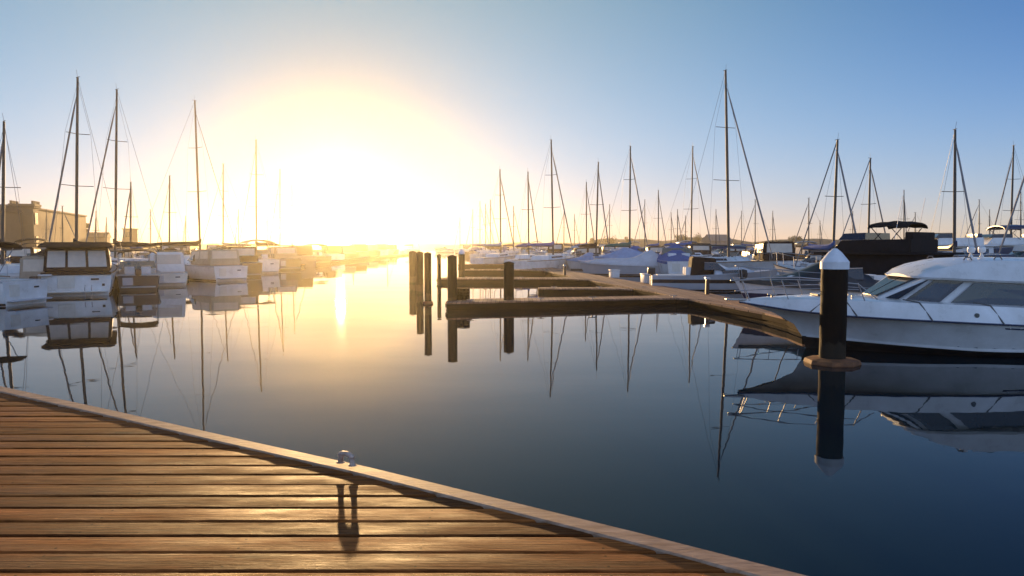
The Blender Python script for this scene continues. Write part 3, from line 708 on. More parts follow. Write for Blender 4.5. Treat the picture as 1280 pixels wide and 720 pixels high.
# ------------------------------------------------------------------ the white cabin cruiser beside the capped piling
def cruiser():
    Xb, Yb, a = 5.50, 17.3, rad(-3.5)
    o = thing('cabin_cruiser', 'large white cabin cruiser with sloping roof and dark slanted windows, moored beside the capped piling', 'motor boat', (Xb, Yb, 0), a)
    # local: x = aft from the stem head, y = away from the camera, z up
    def tab(s, T):
        for (s0, v0), (s1, v1) in zip(T, T[1:]):
            if s <= s1: return lerp(v0, v1, max(0, (s - s0) / (s1 - s0)))
        return T[-1][1]
    b = lambda s: max(.02, 1.64 * (1 - max(0, 1 - s / 5.5) ** 2.4)) if s < 9 else 1.64 - .05 * (s - 9)
    zk = lambda s: tab(s, [(0, 1.10), (1, .97), (2, .89), (4, .82), (6, .74), (10.4, .72)])
    zd = lambda s: tab(s, [(0, 1.12), (.5, 1.18), (1.2, 1.22), (2, 1.235), (4, 1.19), (6, 1.11), (10.4, 1.05)])
    stem = lambda z: 1.50 * max(0, 1 - (max(0, z) / 1.1) ** 3.0) + 1.1 * max(0, -z)
    Ls = 10.2
    def hp(u, zfun, wf, sd):
        s0 = u * Ls; z = zfun(s0); s = stem(z) + u * (Ls - stem(z))
        w = b(s0) * max(.03, wf - (1 - wf) * 1.5 * (1 - u) ** 4)
        return Vector((s, -sd * w, z))
    U = [(i / 34) ** 1.35 for i in range(35)]
    chine = lambda s: lerp(.30, .15, min(1, s / 4.0)); 
    lv = [(zk, 1.0), (lambda s: lerp(zk(s), chine(s), .3), .955), (lambda s: lerp(zk(s), chine(s), .65), .90), (chine, .84)]
    mb = MB(); mb.loft([[hp(u, f, w, 1) for f, w in lv] + [hp(u, f, w, -1) for f, w in reversed(lv)] for u in U], close=False)
    hull = mb.build('hull', 'white', o, True, 50)
    lw = [(chine, .838), (lambda s: chine(s) - .10, .80), (lambda s: -.12, .62), (lambda s: -.45, .05)]
    mb = MB(); mb.loft([[hp(u, f, w, 1) for f, w in lw] + [hp(u, f, w, -1) for f, w in reversed(lw)] for u in U], close=False)
    mb.build('bottom', 'bottom', o, True)
    def strip(name, mat, f0, f1, wf0, wf1, u0, u1, off, sides=(1, -1)):
        mb = MB()
        for sd in sides:
            R = []
            for k in range(25):
                u = lerp(u0, u1, k / 24); p, q = hp(u, f0, wf0, sd), hp(u, f1, wf1, sd)
                d_ = Vector((0, -sd, 0)) * off
                R.append([p + d_, q + d_, q - d_ * .3, p - d_ * .3])
            mb = MB(); mb.loft(R); mb.build(name, mat, o)
    strip('chine_strake', 'white', lambda s: chine(s) - .012, lambda s: chine(s) + .035, .845, .85, .01, 1, .02)
    strip('boot_stripe', 'navy', lambda s: chine(s) + .06, lambda s: chine(s) + .10, .853, .862, .01, 1, .006)
    strip('hull_pinstripe', 'navy', lambda s: lerp(zk(s), chine(s), .21), lambda s: lerp(zk(s), chine(s), .16), .968, .975, .45, 1, .007)
    # upper strake between knuckle and deck edge, leaning in
    ins = lambda s: min(.17, .02 + .10 * s)
    def dk(s, sd, i=1.0, dz=0.0): return Vector((s - .02, -sd * max(.012, (b(s) - ins(s)) * i), zd(s) + dz))
    S_ = [u * Ls for u in U]
    for sd in (1, -1):
        mb = MB(); mb.loft([[Vector((s, -sd * (b(s) + .004), zk(s) + .015)), Vector((s - .01, -sd * (b(s) - ins(s) * .35), lerp(zk(s), zd(s), .55))), dk(s, sd)] for s in S_], close=False)
        mb.build('topside_strake', 'white', o, True)
        mb = MB(); mb.tube([Vector((s - .012, -sd * (b(s) + .012), zk(s))) for s in S_], .022, 6); mb.build('rub_rail', 'navy', o, True)
    mb = MB(); mb.loft([[dk(s, 1), dk(s, 1, .93, .012), dk(s, 1, .5, .035), dk(s, 1, 0, .045), dk(s, -1, .5, .035), dk(s, -1, .93, .012), dk(s, -1)] for s in S_], close=False)
    mb.build('deck', 'white', o, True, 60)
    mb = MB(); mb.loft([[Vector((Ls - .01, y, z)) for y, z in [(1.5, .72), (1.35, .2), (-1.35, .2), (-1.5, .72), (-1.4, 1.05), (1.4, 1.05)]], [Vector((Ls + .03, y, z)) for y, z in [(1.5, .72), (1.35, .2), (-1.35, .2), (-1.5, .72), (-1.4, 1.05), (1.4, 1.05)]]])
    mb.build('transom', 'white', o)
    # deckhouse
    HB = lambda s: tab(s, [(2.9, .42), (3.3, .86), (3.9, 1.04), (5, 1.16), (9, 1.2)])
    zb = lambda s: zd(s) + .015 - (.02 if s > 4 else 0)
    zt = lambda s: tab(s, [(3.4, 1.76), (4.5, 1.70), (6, 1.62), (9, 1.58)])
    fro = lambda v: 2.75 + v * 1.0                # raked front, v = 0 base .. 1 top
    def side(s, v, sd, off=0.0):
        z = lerp(zb(s), zt(max(s, 3.4)), v); return Vector((s, -sd * (HB(s) - .10 * v + off), z))
    mb = MB(); R = []
    for k in range(13):
        u = k / 12
        s0, s1 = lerp(2.95, 9.0, u ** 1.5), lerp(3.84, 9.0, u ** 1.5)
        lo, hi = side(s0, 0, 1, -.04), side(s1, 1, 1, -.04)
        R.append([lo, lo.lerp(hi, .5), hi, Vector((hi.x, -hi.y, hi.z)), Vector((lo.x, -lo.lerp(hi, .5).y, lo.lerp(hi, .5).z)) + Vector(((hi.x - lo.x) * .5, 0, 0)), Vector((lo.x, -lo.y, lo.z))])
    mb.loft(R).build('deckhouse', 'white', o, True, 30)
    def sidewin(name, q, sd):
        pts = [side(s, v, sd, .012) for s, v in q]; n = Vector((0, -sd, 0)) * .012
        mb = MB(); mb.loft([[p - n for p in pts], pts]); return mb.build(name, 'glass', o)
    for sd in (1, -1):
        sidewin('side_window', [(3.44, .07), (4.10, .05), (4.62, .93), (4.02, .95)], sd)
        sidewin('side_window', [(4.32, .04), (6.6, .05), (6.6, .90), (4.84, .93)], sd)
        sidewin('side_window', [(6.78, .05), (8.7, .08), (8.7, .88), (6.78, .90)], sd)
        sidewin('quarter_window', [(3.10, .08), (3.30, .07), (3.90, .93), (3.86, .92)], sd)
    for y0, y1 in ((-.36, -.02), (.02, .36)):
        A = [Vector((3.02, y0, 1.29)), Vector((3.02, y1, 1.29)), Vector((3.80, y1 * 1.8, 1.72)), Vector((3.80, y0 * 1.8, 1.72))]
        off = Vector((-.02, 0, .028))
        mb = MB(); mb.loft([A, [p + off for p in A]]); mb.build('windscreen_pane', 'glass', o)
    # roof with a long sloping brow
    R = []
    for s, zl, zu, hl, ht in [(3.66, 1.735, 1.775, .62, .52), (3.74, 1.725, 1.82, .86, .76), (3.95, 1.71, 1.92, 1.04, .94), (4.3, 1.70, 2.04, 1.15, 1.04), (4.75, 1.68, 2.14, 1.20, 1.06), (5.3, 1.655, 2.165, 1.24, 1.08), (6.5, 1.61, 2.155, 1.27, 1.09), (8, 1.585, 2.13, 1.28, 1.09), (9.3, 1.57, 2.09, 1.28, 1.08)]:
        r = [(hl - .03, zl), (hl, zl + .045), (lerp(hl, ht, .55), lerp(zl, zu, .6)), (ht, zu - .03), (ht * .55, zu + .015), (0, zu + .035)]
        R.append([Vector((s, -y, z)) for y, z in r] + [Vector((s, y, z)) for y, z in reversed(r[:-1])])
    mb = MB(); mb.loft(R); mb.build('cabin_roof', 'white', o, True, 40)
    # roof vent slot, grab handles, horns, searchlight
    for sd in (1, -1):
        mb = MB(); mb.loft([[Vector((s, -sd * y, z)) for s, y, z in [(5.55, 1.155, 1.79), (6.9, 1.185, 1.76), (6.9, 1.135, 1.86), (5.85, 1.11, 1.87), (5.45, 1.12, 1.83)]], [Vector((s, -sd * (y + .014), z + .012)) for s, y, z in [(5.55, 1.155, 1.79), (6.9, 1.185, 1.76), (6.9, 1.135, 1.86), (5.85, 1.11, 1.87), (5.45, 1.12, 1.83)]]])
        mb.build('roof_vent', 'black', o)
        MB().tube([(4.72, -sd * .80, 2.14), (4.76, -sd * .80, 2.20), (4.85, -sd * .82, 2.20), (4.89, -sd * .82, 2.14)], .014, 6).build('grab_handle', 'wire', o)
        MB().tube([(5.35, -sd * .84, 2.15), (5.39, -sd * .84, 2.21), (5.48, -sd * .86, 2.21), (5.52, -sd * .86, 2.15)], .014, 6).build('grab_handle', 'wire', o)
    for x, y in ((5.32, .0), (5.62, .1)):
        hn = MB().lathe([(.045, 0), (.05, .03), (.025, .05), (.025, .09), (.07, .11), (.085, .16), (.075, .23), (.03, .26)], 12, (x, y, 2.19)); hn.build('searchlight', 'white', o, True)
    # portholes, through-hull fittings
    def disc(name, mat, s, v, r, sd):
        p = Vector((s, -sd * (b(s) - ins(s) * .35 * v / .55 + .012), lerp(zk(s), zd(s), v)))
        MB().tube([p + Vector((0, sd * .02, 0)), p - Vector((0, sd * .008, 0))], r, 14).build(name, mat, o, True)
    for sd in (1, -1): disc('porthole', 'glass', 4.62, .45, .05, sd)
    for s in (4.72, 4.95, 5.9): 
        p = hp(s / Ls, lambda q: lerp(zk(q), chine(q), .14 if s < 5.5 else .5), .976 if s < 5.5 else .925, 1)
        MB().tube([p + Vector((0, .02, 0)), p - Vector((0, .012, 0))], .022, 8).build('hull_fitting', 'steel', o)
    # pulpit rail
    def rp(s, sd, h): p = dk(s, sd); return Vector((p.x - (.22 if s < .05 else .06) * h / .5, p.y * .97, p.z + h))
    ss = [0, .15, .45, 1.0, 1.7, 2.4, 2.75]
    hgt = [.50, .50, .49, .47, .44, .38, .05]
    MB().tube([rp(s, 1, h) for s, h in reversed(list(zip(ss, hgt)))] + [rp(s, -1, h) for s, h in zip(ss, hgt)], .014, 7).build('bow_rail', 'steel', o, True)
    MB().tube([rp(s, 1, .25) for s in reversed(ss[:6])] + [rp(s, -1, .25) for s in ss[:6]], .009, 6).build('mid_rail', 'steel', o, True)
    for s in (.12, .9, 1.65, 2.4):
        for sd in (1, -1): MB().tube([dk(s + .10, sd, .97), rp(s, sd, .47 if s < 1.3 else .40)], .012, 6).build('stanchion', 'steel', o)
    # fender lines hanging over the strake, hatch, cleats, anchor roller
    for s in (2.1, 3.55, 4.98):
        MB().tube([dk(s - .25, 1, .86, .30 if s < 3 else .06), dk(s, 1, 1.0, .015), Vector((s + .17, -(b(s + .17) + .03), zk(s + .17) + .0))], .016, 6).build('fender_line', 'wire', o)
    MB().tube([dk(1.75, 1, 1.0, .015), Vector((1.35, -(b(1.35) + .03), zk(1.35)))], .012, 6).build('fender_line', 'wire', o)
    MB().box((2.0, 0, 1.30), (.55, .55, .04), bevel=.015).build('deck_hatch', 'glass', o)
    for s, y in ((.75, .0), (2.45, -.45), (2.45, .45)):
        c_ = MB(); c_.box((s, y, zd(s) + .06), (.05, .05, .06)); c_.box((s, y, zd(s) + .10), (.22, .035, .03)); c_.build('deck_cleat', 'steel', o)
    MB().box((-.10, 0, 1.165), (.5, .13, .04), bevel=.01).build('anchor_roller', 'steel', o)
cruiser()
def rope(name, label, pts, sag, mat='wire', r=.014):
    P = [Vector(p) for p in pts]; mb = MB(); a, b = P[0], P[-1]
    mb.tube([a.lerp(b, k / 10) - Vector((0, 0, sag * 4 * (k / 10) * (1 - k / 10))) for k in range(11)], r, 6)
    tag(mb.build(name, mat, None, True), label, 'rope')
rope('mooring_line', 'slack mooring line from the white cruiser bow to the walkway edge', [(6.2, 17.15, 1.28), (7.9, 20.3, .36)], .22)

# ------------------------------------------------------------------ right hand berths
def at(px, Y): return (x_at(px, Y, .8), Y)
B1 = flybridge('motor_yacht', 'flybridge motor yacht wrapped in black canvas under an open bimini, behind the capped piling', at(1090, 29.5), rad(128), 9.0, 3.3, 1.0, canv='blackcanvas', black=True)
cuddy('cuddy_boat', 'white cuddy boat with broad navy band, its bow poking out left of the capped piling', 'motor boat', at(1040, 25.8), rad(176), 7.0, 2.4, .95, 'white', 'bottom', 'navy', 'cover', top='black', h=.5)
o5 = cuddy('launch', 'dark grey launch with upright black canvas shelter, bow towards the white cruiser', 'motor boat', at(893, 38.5), rad(-7), 6.7, 2.3, .82, 'grey', 'bottom', 'black', None, rail=False, mat2='grey', h=.5)
quad_box(o5, 'canvas_shelter', 'blackcanvas', -1.35, .1, .8, .62, .78, 1.05, .1, .12, .06, bevel=.05)
quad_box(o5, 'windscreen_cover', 'whitecanvas', .05, 1.5, .75, .42, .86, .62, .02, 1.3, .05)
outboard(o5, -3.1, 0, .75)
MB().lathe([(.02, -.25), (.2, -.2), (.24, 0), (.2, .2), (.02, .25)], 12, (1.25, -1.22, .95)).build('fender', 'rubber', o5, True)
o6 = thing('covered_boat', 'runabout under a pale grey fitted cover that rises to a peak, beside the walkway', 'motor boat', (*at(776, 58), 0), rad(172))
H6 = Hull(6.9, 2.5, .9, .25, .85, .3, .6); H6.build(o6, 'grey', 'bottom'); covered(o6, H6, 'greycanvas', (.16, .85), .42)
o7 = thing('covered_boat', 'boat under a faded blue tarpaulin behind the pale grey covered runabout', 'motor boat', (*at(786, 66), 0), rad(177))
H7 = Hull(6.6, 2.5, 1.15, .25, .85, .3, .6); H7.build(o7, 'white', 'bottom'); covered(o7, H7, 'paleblue', (.55, .4), .62)
cuddy('cuddy_boat', 'small white cuddy with a pale blue hood just left of the blue tarpaulin boat', 'motor boat', at(738, 70), rad(196), 5.4, 2.1, .75, canvas='cover', top='paleblue')
cuddy('cuddy_boat', 'white cuddy with a dark square canopy behind the small cuddy with blue hood', 'motor boat', at(717, 82), rad(184), 7.5, 2.6, 1.0, canvas='box', top='brown')
cuddy('cuddy_boat', 'white boat with a navy canopy directly right of the black wrapped motor yacht', 'motor boat', at(1172, 33), rad(165), 7.2, 2.6, 1.15, canvas='box', top='navy', h=.42)
cuddy('cuddy_boat', 'white boat with long navy cover under the rightmost tall mast', 'motor boat', at(1222, 39), rad(175), 6.2, 2.4, 1.25, canvas='cover', top='navy')
cuddy('cuddy_boat', 'white boat with a bright white canvas shelter near the right picture edge', 'motor boat', at(1272, 44), rad(170), 6.4, 2.4, 1.3, canvas='box', top='whitecanvas', h=.6)
flybridge('motor_yacht', 'white flybridge motor yacht with navy canvas beyond the cruiser roof', at(1250, 54), rad(172), 10.5, 3.6, 1.3)
flybridge('motor_yacht', 'white flybridge motor yacht with bare white wheelhouse left of the navy canvas yacht', at(1182, 50), rad(168), 8.5, 3.2, 1.25, bim=False)

# ------------------------------------------------------------------ left hand berths, sterns towards the fairway
l1 = cuddy('cabin_boat', 'white cabin boat cut off by the left picture edge, rounded stern towards the fairway', 'motor boat', at(-72, 30.2), rad(174), 7.6, 2.8, .98, 'white', 'bottom', None, 'bimini', top='brown', h=.62)
cuddy('cabin_boat', 'small boat with a beige canvas cabin between the leftmost boat and the wide sterned yacht', 'motor boat', at(60, 36.5), rad(112), 5.6, 1.9, .62, 'black', 'bottom', None, 'box', top='tan', h=.62, ob=True)
l3 = thing('motor_yacht', 'broad white motor yacht seen from astern with dark canopy and three pale clear panels', 'motor yacht', (*at(105, 38.6), 0), rad(117))
H3 = Hull(9.0, 3.15, 1.12, .5, .93, .4, 1.0); H3.build(l3, 'white', 'bottom', rail='brown')
q3 = quad_box(l3, 'canvas_enclosure', 'brown', -4.1, .8, 1.42, 1.3, 1.14, 1.20, .20, .8, .10, bevel=.06)
for u0, u1 in ((.05, .33), (.37, .64), (.68, .95)): win(l3, q3, 'aft', u0, u1, .20, .86, 'vinyl', 'clear_panel', .02)
for sd in ('port', 'star'):
    for u0, u1 in ((.05, .30), (.35, .60), (.65, .88)): win(l3, q3, sd, u0, u1, .24, .86, 'vinyl', 'clear_panel', .02)
quad_box(l3, 'canopy_roof', 'brown', -4.6, .7, 1.62, 1.5, 2.33, .26, .25, .5, .25, bevel=.06)
MB().box((-4.52, 0, 1.08), (.14, 2.9, .14), bevel=.03).build('stern_coaming', 'brown', l3)
MB().box((-4.75, 0, .22), (.55, 2.5, .07), bevel=.02).build('swim_platform', 'cream', l3)
MB().box((-4.53, -.75, .80), (.03, .34, .09), bevel=.01).build('vent', 'black', l3)
MB().box((-4.53, -1.10, .52), (.03, .12, .12), bevel=.02).build('exhaust', 'black', l3)
MB().box((-4.525, .45, .70), (.03, .70, .62), bevel=.012).build('transom_door', 'cream', l3)
for y in (-.62, -.34): MB().tube([(-5.0, y, -.1), (-5.0, y, .42), (-4.75, y, .52), (-4.55, y, .50)], .018, 6).build('ladder_rail', 'steel', l3, True)
MB().lathe([(.20, -.03), (.29, -.05), (.33, 0), (.29, .05), (.20, .03)], 14, (-4.45, 1.28, 1.02)).build('rolled_fender', 'fender', l3, True)
q9 = quad_box(l3, 'cabin', 'white', .6, 3.2, 1.2, .6, 1.16, .5, 0, .9, .1)
cuddy('cabin_boat', 'low dark hulled open cabin boat right beside the broad white motor yacht', 'motor boat', at(172, 41.5), rad(118), 6.5, 2.3, .8, 'black', 'bottom', None, 'bimini', top='brown', h=.52, ob=True)
l5 = cuddy('cabin_boat', 'white boat with tall pale canvas back panel, two berths past the broad yacht', 'motor boat', at(205, 46), rad(120), 7.0, 2.4, .72, 'cream', 'bottom', None, 'box', top='whitecanvas', h=.62)
cuddy('cabin_boat', 'white sterned cabin boat with dark bimini in the first golden haze', 'motor boat', at(255, 51), rad(140), 7.5, 2.8, 1.0, 'white', 'bottom', None, 'box', top='tan', h=.55)
LEFT = [(292, 57, 'brown', 'box', 126), (318, 64, 'tan', 'bimini', 122), (345, 72, 'navy', 'box', 128), (368, 82, 'brown', 'box', 124), (390, 92, 'tan', 'bimini', 126), (410, 103, 'brown', 'box', 122), (428, 116, 'navy', 'box', 128), (444, 130, 'brown', 'box', 122), (459, 145, 'tan', 'box', 124), (472, 162, 'brown', 'box', 122), (484, 180, 'brown', 'box', 126)]
ordinals = 'nearest second third fourth fifth sixth seventh eighth ninth tenth farthest'.split()
for i, ((px, Y, c, k, hd), od) in enumerate(zip(LEFT, ordinals)):
    hc = ('white', 'black', 'navy', 'black')[(i * 3 + 1) % 4]; cn = dict(brown='dark brown', tan='tan', navy='navy')[c]
    cuddy('cabin_boat', f'{"dark" if hc == "black" else hc} cabin boat with {cn} {"canopy" if k == "box" else "bimini"}, {od} in the row running into the glare', 'motor boat', at(px, Y), rad(hd), random.uniform(6.8, 8.2), 2.8, random.uniform(.95, 1.2), hc, 'bottom', None, k, top=c, h=random.uniform(.52, .66), det=1 if Y < 80 else 0, rail=Y < 80, group='cabin boats along the left fairway')

lp = thing('floating_walkway', 'dark floating walkway running behind the left row of boats', 'walkway')
poly_pier(lp, [(-24.5, 24), (-22.4, 24), (-22.9, 175), (-25, 175)], DECK)
# ------------------------------------------------------------------ sailing yachts, each mast where the photograph has it
RS = [
 (907, 88, 911, 52, 55, 'tallest masted white sailing yacht with navy stripe, right of the dark launch', dict(cover=None, L=12, thick=.10)),
 (689, 175, 691.5, 70, 25, 'sailing yacht with violet blue sail cover, tallest mast near the bare piling', dict(cover='purple')),
 (660, 215, 661, 80, 14, 'sailing yacht with violet cover just left of the tallest violet covered yacht', dict(cover='purple')),
 (625, 212, 626, 86, 18, 'sailing yacht with pale cover close to the bare piling, slender mast', dict(cover='greycanvas')),
 (733, 228, 733, 100, 12, 'small sailing yacht with short mast between two taller ones near the dark canopy cuddy', dict(cover='blue')),
 (748, 203, 745, 74, 18, 'sailing yacht with dark brown sail cover behind the blue tarpaulin boat', dict(cover='brown')),
 (788, 183, 787, 70, 25, 'sailing yacht with green sail cover above the blue tarpaulin boat', dict(cover='green')),
 (823, 238, 823, 110, 0, 'short masted sailing yacht beyond the grey covered runabout', dict(cover='blue')),
 (866, 183, 863.5, 82, 27, 'sailing yacht with straight tall mast behind the black canvas shelter', dict(cover='blue')),
 (1047, 175, 1041, 46, 38, 'sailing yacht whose mast rises behind the capped piling, headsails both sides', dict(cover='blue', back=True)),
 (1088, 198, 1085, 60, 28, 'sailing yacht with mast rising behind the black wrapped motor yacht bimini', dict(cover='navy', back=True)),
 (1194, 162, 1193, 42, 33, 'sailing yacht with tall dark mast directly beyond the cruiser roof', dict(cover='navy')),
 (1267, 182, 1263, 66, -28, 'sailing yacht with slim mast near the right picture edge', dict(cover='blue')),
 (1300, 150, 1300, 44, -56, 'sailing yacht mostly beyond the right picture edge, its forestay slanting into view', dict(cover='navy')),
]
for px, yt, pb, Y, dx, lab, kw in RS: sailboat(px, yt, pb, Y, dx, lab, **kw)
LS = [
 (5, 152, 3, 40, -20, 'sailing yacht with short mast at the left picture edge', dict(cover='brown', L=8.5)),
 (97, 97, 95, 44, -38, 'tallest masted sailing yacht in the left rows, behind the broad motor yacht', dict(cover='brown')),
 (146, 112, 144, 52, -41, 'second tallest sailing yacht in the left rows, headsail rolled left of its mast', dict(cover='brown')),
 (163.5, 228, 163, 66, -13, 'short masted sailing yacht close to the second tallest left mast', dict(cover='blue')),
 (212, 220, 211.5, 74, -19, 'sailing yacht with short mast midway between the leaning mast and the second tallest', dict(cover='tan', thin=True)),
 (243.5, 126, 250.5, 62, 48, 'sailing yacht with tall mast leaning slightly, in the golden haze', dict(cover='brown', thin=True)),
 (279, 205, 279, 88, -29, 'sailing yacht with mast right of the leaning mast, in the golden haze', dict(cover='tan', thin=True)),
 (320, 175, 320.5, 76, -23, 'sailing yacht with the tall mast closest to the sun glare', dict(cover='brown', thin=True)),
 (350, 212, 350, 100, -14, 'sailing yacht with faint mast at the left edge of the sun glare', dict(cover=None)),
 (365, 232, 365, 118, 0, 'sailing yacht with faint short mast inside the sun glare', dict(cover=None)),
 (441, 285, 441, 160, 0, 'sailing yacht with very short faint mast under the sun', dict(cover=None)),
 (484, 277, 484, 170, 0, 'sailing yacht with faint mast just left of the dark piling cluster', dict(cover=None)),
]
for px, yt, pb, Y, dx, lab, kw in LS: sailboat(px, yt, pb, Y, dx, lab, det=1 if Y < 90 else 0, **kw)
FAR_L = [(78, 258, 92), (58, 262, 110), (120, 264, 100), (133, 272, 120), (188, 262, 120), (232, 270, 130), (298, 262, 120), (334, 268, 140)]
FAR_R = [(516, 276, 190), (575, 272, 190), (591, 262, 170), (600, 252, 150), (607, 255, 140), (613, 250, 125), (642, 258, 130), (705, 262, 150), (718, 268, 170), (762, 256, 140), (806, 250, 130), (839, 266, 150), (847, 262, 120), (857, 270, 140), (895, 262, 130), (927, 264, 150), (944, 250, 110), (966, 264, 130), (1011, 248, 95), (1025, 276, 150), (1066, 264, 120), (1130, 238, 95), (1144, 266, 110), (1224, 250, 110), (1237, 262, 130), (1276, 240, 100)]
for px, yt, Y in FAR_L: sailboat(px, yt, px, Y, 0, 'far sailing yacht with a thin bare mast in the left rows', det=0, thick=.075, cover=random.choice((None, 'brown', 'blue')), group='far sailing yachts, left rows')
for px, yt, Y in FAR_R: sailboat(px, yt, px, Y, 0, 'far sailing yacht with a thin bare mast beyond the finger piers', det=0, thick=.075, cover=random.choice((None, 'navy', 'blue')), hull=random.choice(('white', 'white', 'navy', 'cream')), group='far sailing yachts beyond the piers')

# ------------------------------------------------------------------ the crowd of small boats behind
KINDS = [
 ('far white cuddy boat with a blue cover among the crowded berths', dict(canvas='cover', top='blue'), 'far blue covered boats'),
 ('far white cuddy boat with a pale grey cover among the crowded berths', dict(canvas='cover', top='greycanvas'), 'far grey covered boats'),
 ('far white boat with a dark box canopy among the crowded berths', dict(canvas='box', top='brown'), 'far dark canopied boats'),
 ('far white boat with a navy bimini among the crowded berths', dict(canvas='bimini', top='navy'), 'far bimini boats'),
 ('far open white boat with bare windscreen among the crowded berths', dict(canvas=None), 'far open boats'),
]
KINDS += [
 ('left row dark hulled cuddy boat under a brown cover among the packed berths', dict(canvas='cover', top='brown', hull='black', mat2='cream'), 'dark hulled covered boats, left rows'),
 ('left row navy hulled boat with a brown box canopy among the packed berths', dict(canvas='box', top='brown', hull='navy'), 'navy hulled canopied boats, left rows'),
 ('left row white boat with a brown bimini among the packed berths', dict(canvas='bimini', top='brown'), 'brown bimini boats, left rows')]
protos = [None] * 8; placed = [(p, Y) for p, _, _, Y, *_ in RS]
def crowd(px, Y, rz, k):
    lab, kw, grp = KINDS[k]; X = x_at(px, Y, .8); s = random.uniform(.85, 1.2)
    if protos[k] is None:
        protos[k] = cuddy('moored_boat', lab, 'motor boat', (X, Y), rz, 6.6, 2.5, .95, det=1, group=grp, **kw); o = protos[k]
    else:
        o = copy_tree(protos[k]); o.location = (X, Y, 0); o.rotation_euler = (0, 0, rz)
    o.scale = (s, s, s * random.uniform(.9, 1.15))
for Y, x0, x1, st in [(58, 835, 1010, 52), (64, 905, 1290, 60), (76, 800, 1290, 50), (90, 712, 1290, 43), (106, 690, 1290, 38), (124, 655, 1285, 32), (146, 600, 1285, 28), (172, 585, 1285, 27), (205, 560, 1285, 27)]:
    px = x0
    while px < x1:
        crowd(px + random.uniform(-.2, .2) * st, Y + random.uniform(-3, 3), rad(random.choice((82, 95, 170, 185, -90)) + random.uniform(-9, 9)), random.choice((0, 0, 1, 1, 2, 3, 4)))
        px += st * random.uniform(.85, 1.2)
for Y, x0, x1, st in [(47, -20, 110, 66), (54, -20, 165, 60), (64, -10, 245, 52), (80, 0, 290, 46), (100, 20, 350, 42), (124, 60, 390, 40)]:
    px = x0
    while px < x1:
        crowd(px, Y + random.uniform(-3, 3), rad(110 + random.uniform(-14, 14)), random.choice((2, 5, 5, 6, 7))); px += st * random.uniform(.85, 1.2)

# ------------------------------------------------------------------ shore, buildings, trees
def ridge(name, x0, x1, Y, dep, hfun, mat, n=60):
    mb = MB(); R = []
    for i in range(n + 1):
        x = lerp(x0, x1, i / n); h = hfun(x)
        R.append([Vector((x, Y - dep, -.3)), Vector((x, Y - dep * .45, h * .6)), Vector((x, Y, h)), Vector((x, Y + dep * .5, h * .7)), Vector((x, Y + dep, -.3))])
    return struct(mb.loft(R).build(name, mat, None, True, 60))
def nz(x, a, b_): return math.sin(x * a) * .5 + math.sin(x * a * 2.7 + 1.3) * .3 + math.sin(x * a * 6.1 + b_) * .2
ridge('hill', -425, 425, 495, 34, lambda x: (5.2 if x > 60 else 3.0) + (2.6 if 90 < x < 200 else 1.2) * nz(x, .035, 1) + max(0, 2.5 * math.exp(-((x - 128) / 30) ** 2)), 'hill', 140)
mb = MB(); mb.prism([(-400, 100), (-66, 104), (-72, 175), (-96, 240), (-400, 260)], -.4, .75); struct(mb.build('quay', 'concrete'))
def building(name, label, c, size, rz, wall='wall', roof='roof', wins=(0, 0), parapet=False, pitch=0.0, base=.75):
    o = thing(name, label, 'building', (c[0], c[1], base), rz)
    x, y, z = size
    MB().box((0, 0, z / 2), size).build('wall', wall, o)
    if pitch:
        mb = MB(); mb.loft([[Vector((sx * (x / 2 + .3), yy, zz)) for yy, zz in [(-y / 2 - .4, z - .05), (0, z + pitch), (y / 2 + .4, z - .05), (y / 2 + .4, z - .25), (-y / 2 - .4, z - .25)]] for sx in (-1, 1)]); mb.build('roof', roof, o)
    else: MB().box((0, 0, z + .14), (x + .5, y + .5, .28)).build('roof', roof, o)
    if parapet:
        mb = MB(); n = 5
        pts = []
        mb.box((0, 0, z + .45), (x + .7, y + .7, .35)); mb.build('cornice', wall, o)
        for k in range(n):
            for sy in (-1, 1): MB().box((lerp(-x / 2, x / 2, k / (n - 1)), sy * y / 2, z + .88), (.34, .34, .5)).build('merlon', wall, o)
    for r in range(wins[1]):
        for k in range(wins[0]):
            for sy in (-1, 1):
                MB().box((lerp(-x / 2, x / 2, (k + .5) / wins[0]), sy * (y / 2 + .02), z * (r + .55) / wins[1]), (x / wins[0] * .5, .08, z / wins[1] * .5)).build('window', 'pane', o)
    return o
w0, w1 = Vector((x_at(31, 122, 5), 122, 0)), Vector((x_at(108, 163, 5), 163, 0))
dw = w1 - w0; ang = math.atan2(dw.y, dw.x); nrm = Vector((-math.sin(ang), math.cos(ang), 0)); mid = (w0 + w1) / 2 + nrm * 8
building('warehouse', 'long plain tan waterfront building behind the left masts', (mid.x, mid.y), (dw.length, 16, 7.9), ang)
building('tower', 'square tan tower with notched parapet at the end of the long building', (x_at(22, 116, 5), 118), (3.0, 3.0, 7.6), ang, wins=(1, 2), parapet=True)
building('house', 'tan gabled building left of the notched tower', (x_at(-6, 112, 5) - 1.5, 112), (7, 6, 6.9), rad(8), wins=(4, 2), pitch=1.0)
building('cottage', 'low gabled building past the far end of the long tan building', (x_at(113, 185, 5), 188), (5, 6, 3.6), rad(20), pitch=1.2, base=.75)
building('watch_tower', 'small square tower standing alone in the golden haze', (x_at(163, 200, 5), 200), (2.6, 2.6, 6.2), 0, wins=(1, 2), base=.3)
building('office_block', 'dark boxy building on the far shore above the navy canopied boat', (x_at(1182, 330, 5), 333), (8.5, 9, 7.0), rad(-15), 'wallgrey', 'wallgrey', wins=(4, 2), base=.3)
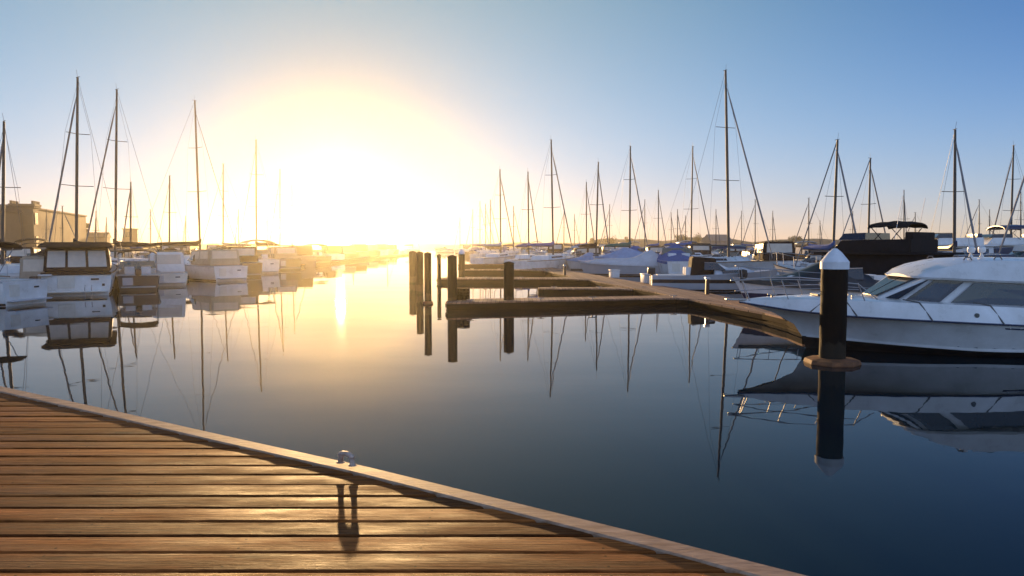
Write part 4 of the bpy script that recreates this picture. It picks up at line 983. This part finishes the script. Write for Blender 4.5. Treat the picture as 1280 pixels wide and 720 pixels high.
building('boat_shed', 'grey shed with a steep gable beside the tallest mast', (x_at(898, 300, 4), 302), (10, 6, 3.6), rad(20), 'wallgrey', 'wallgrey', pitch=2.6, base=.3)
building('boat_shed', 'low grey shed on the far shore past the white wheelhouse yacht', (x_at(1240, 320, 4), 322), (30, 9, 4.2), rad(-8), 'wallgrey', 'roof', wins=(9, 1), base=.3)

def tree(px, Y, h, w, label, base=.3):
    X = x_at(px, Y, 4); o = thing('tree', label, 'tree', (X, Y, base))
    mb = MB(); mb.tube([(0, 0, -.2), (.05, 0, h * .35), (.1, .05, h * .7)], [.2, .15, .06], 7); mb.build('trunk', 'bark', o)
    mb = MB(); r = random.Random(int(px))
    for k in range(9):
        a, rr, zc = r.uniform(0, 6.28), r.uniform(.1, .6) * w, r.uniform(.45, .95) * h; cr_ = r.uniform(.22, .38) * w
        for j in range(150):
            d_ = Vector((r.gauss(0, 1), r.gauss(0, 1), r.gauss(0, .8))); d_ = d_.normalized() * cr_ * r.uniform(.5, 1.0)
            p = Vector((rr * math.cos(a), rr * math.sin(a), zc)) + d_; s_ = r.uniform(.10, .24)
            u = Vector((r.gauss(0, 1), r.gauss(0, 1), r.gauss(0, 1))).normalized(); v = u.cross(Vector((r.gauss(0, 1), r.gauss(0, 1), r.gauss(0, 1)))).normalized()
            mb.face([p + u * s_, p + v * s_, p - u * s_, p - v * s_])
    mb.build('crown', 'leaf', o)
for i, (px, Y, h, w, lb) in enumerate([(104, 170, 7.4, 2.4, 'bushy tree at the far end of the long tan building'),
    (762, 380, 4.6, 6.0, 'broad dark tree on the far shore above the blue tarpaulin boat'), (786, 390, 5.0, 3.4, 'round dark tree on the far shore beside the green covered yacht mast'),
    (742, 370, 4.0, 4.0, 'low dark tree on the far shore left of the broad tree'), (852, 400, 6.0, 6, 'dark tree on the far shore left of the black canvas shelter mast'),
    (874, 405, 6.6, 6, 'dark tree on the far shore close to the grey gabled shed'), (994, 380, 5.0, 5, 'low dark tree on the far shore between two thin masts'),
    (1160, 360, 6.0, 5, 'dark tree on the far shore left of the boxy building')]):
    tree(px, Y, h, w, lb, 1.0 if px > 200 else .75)
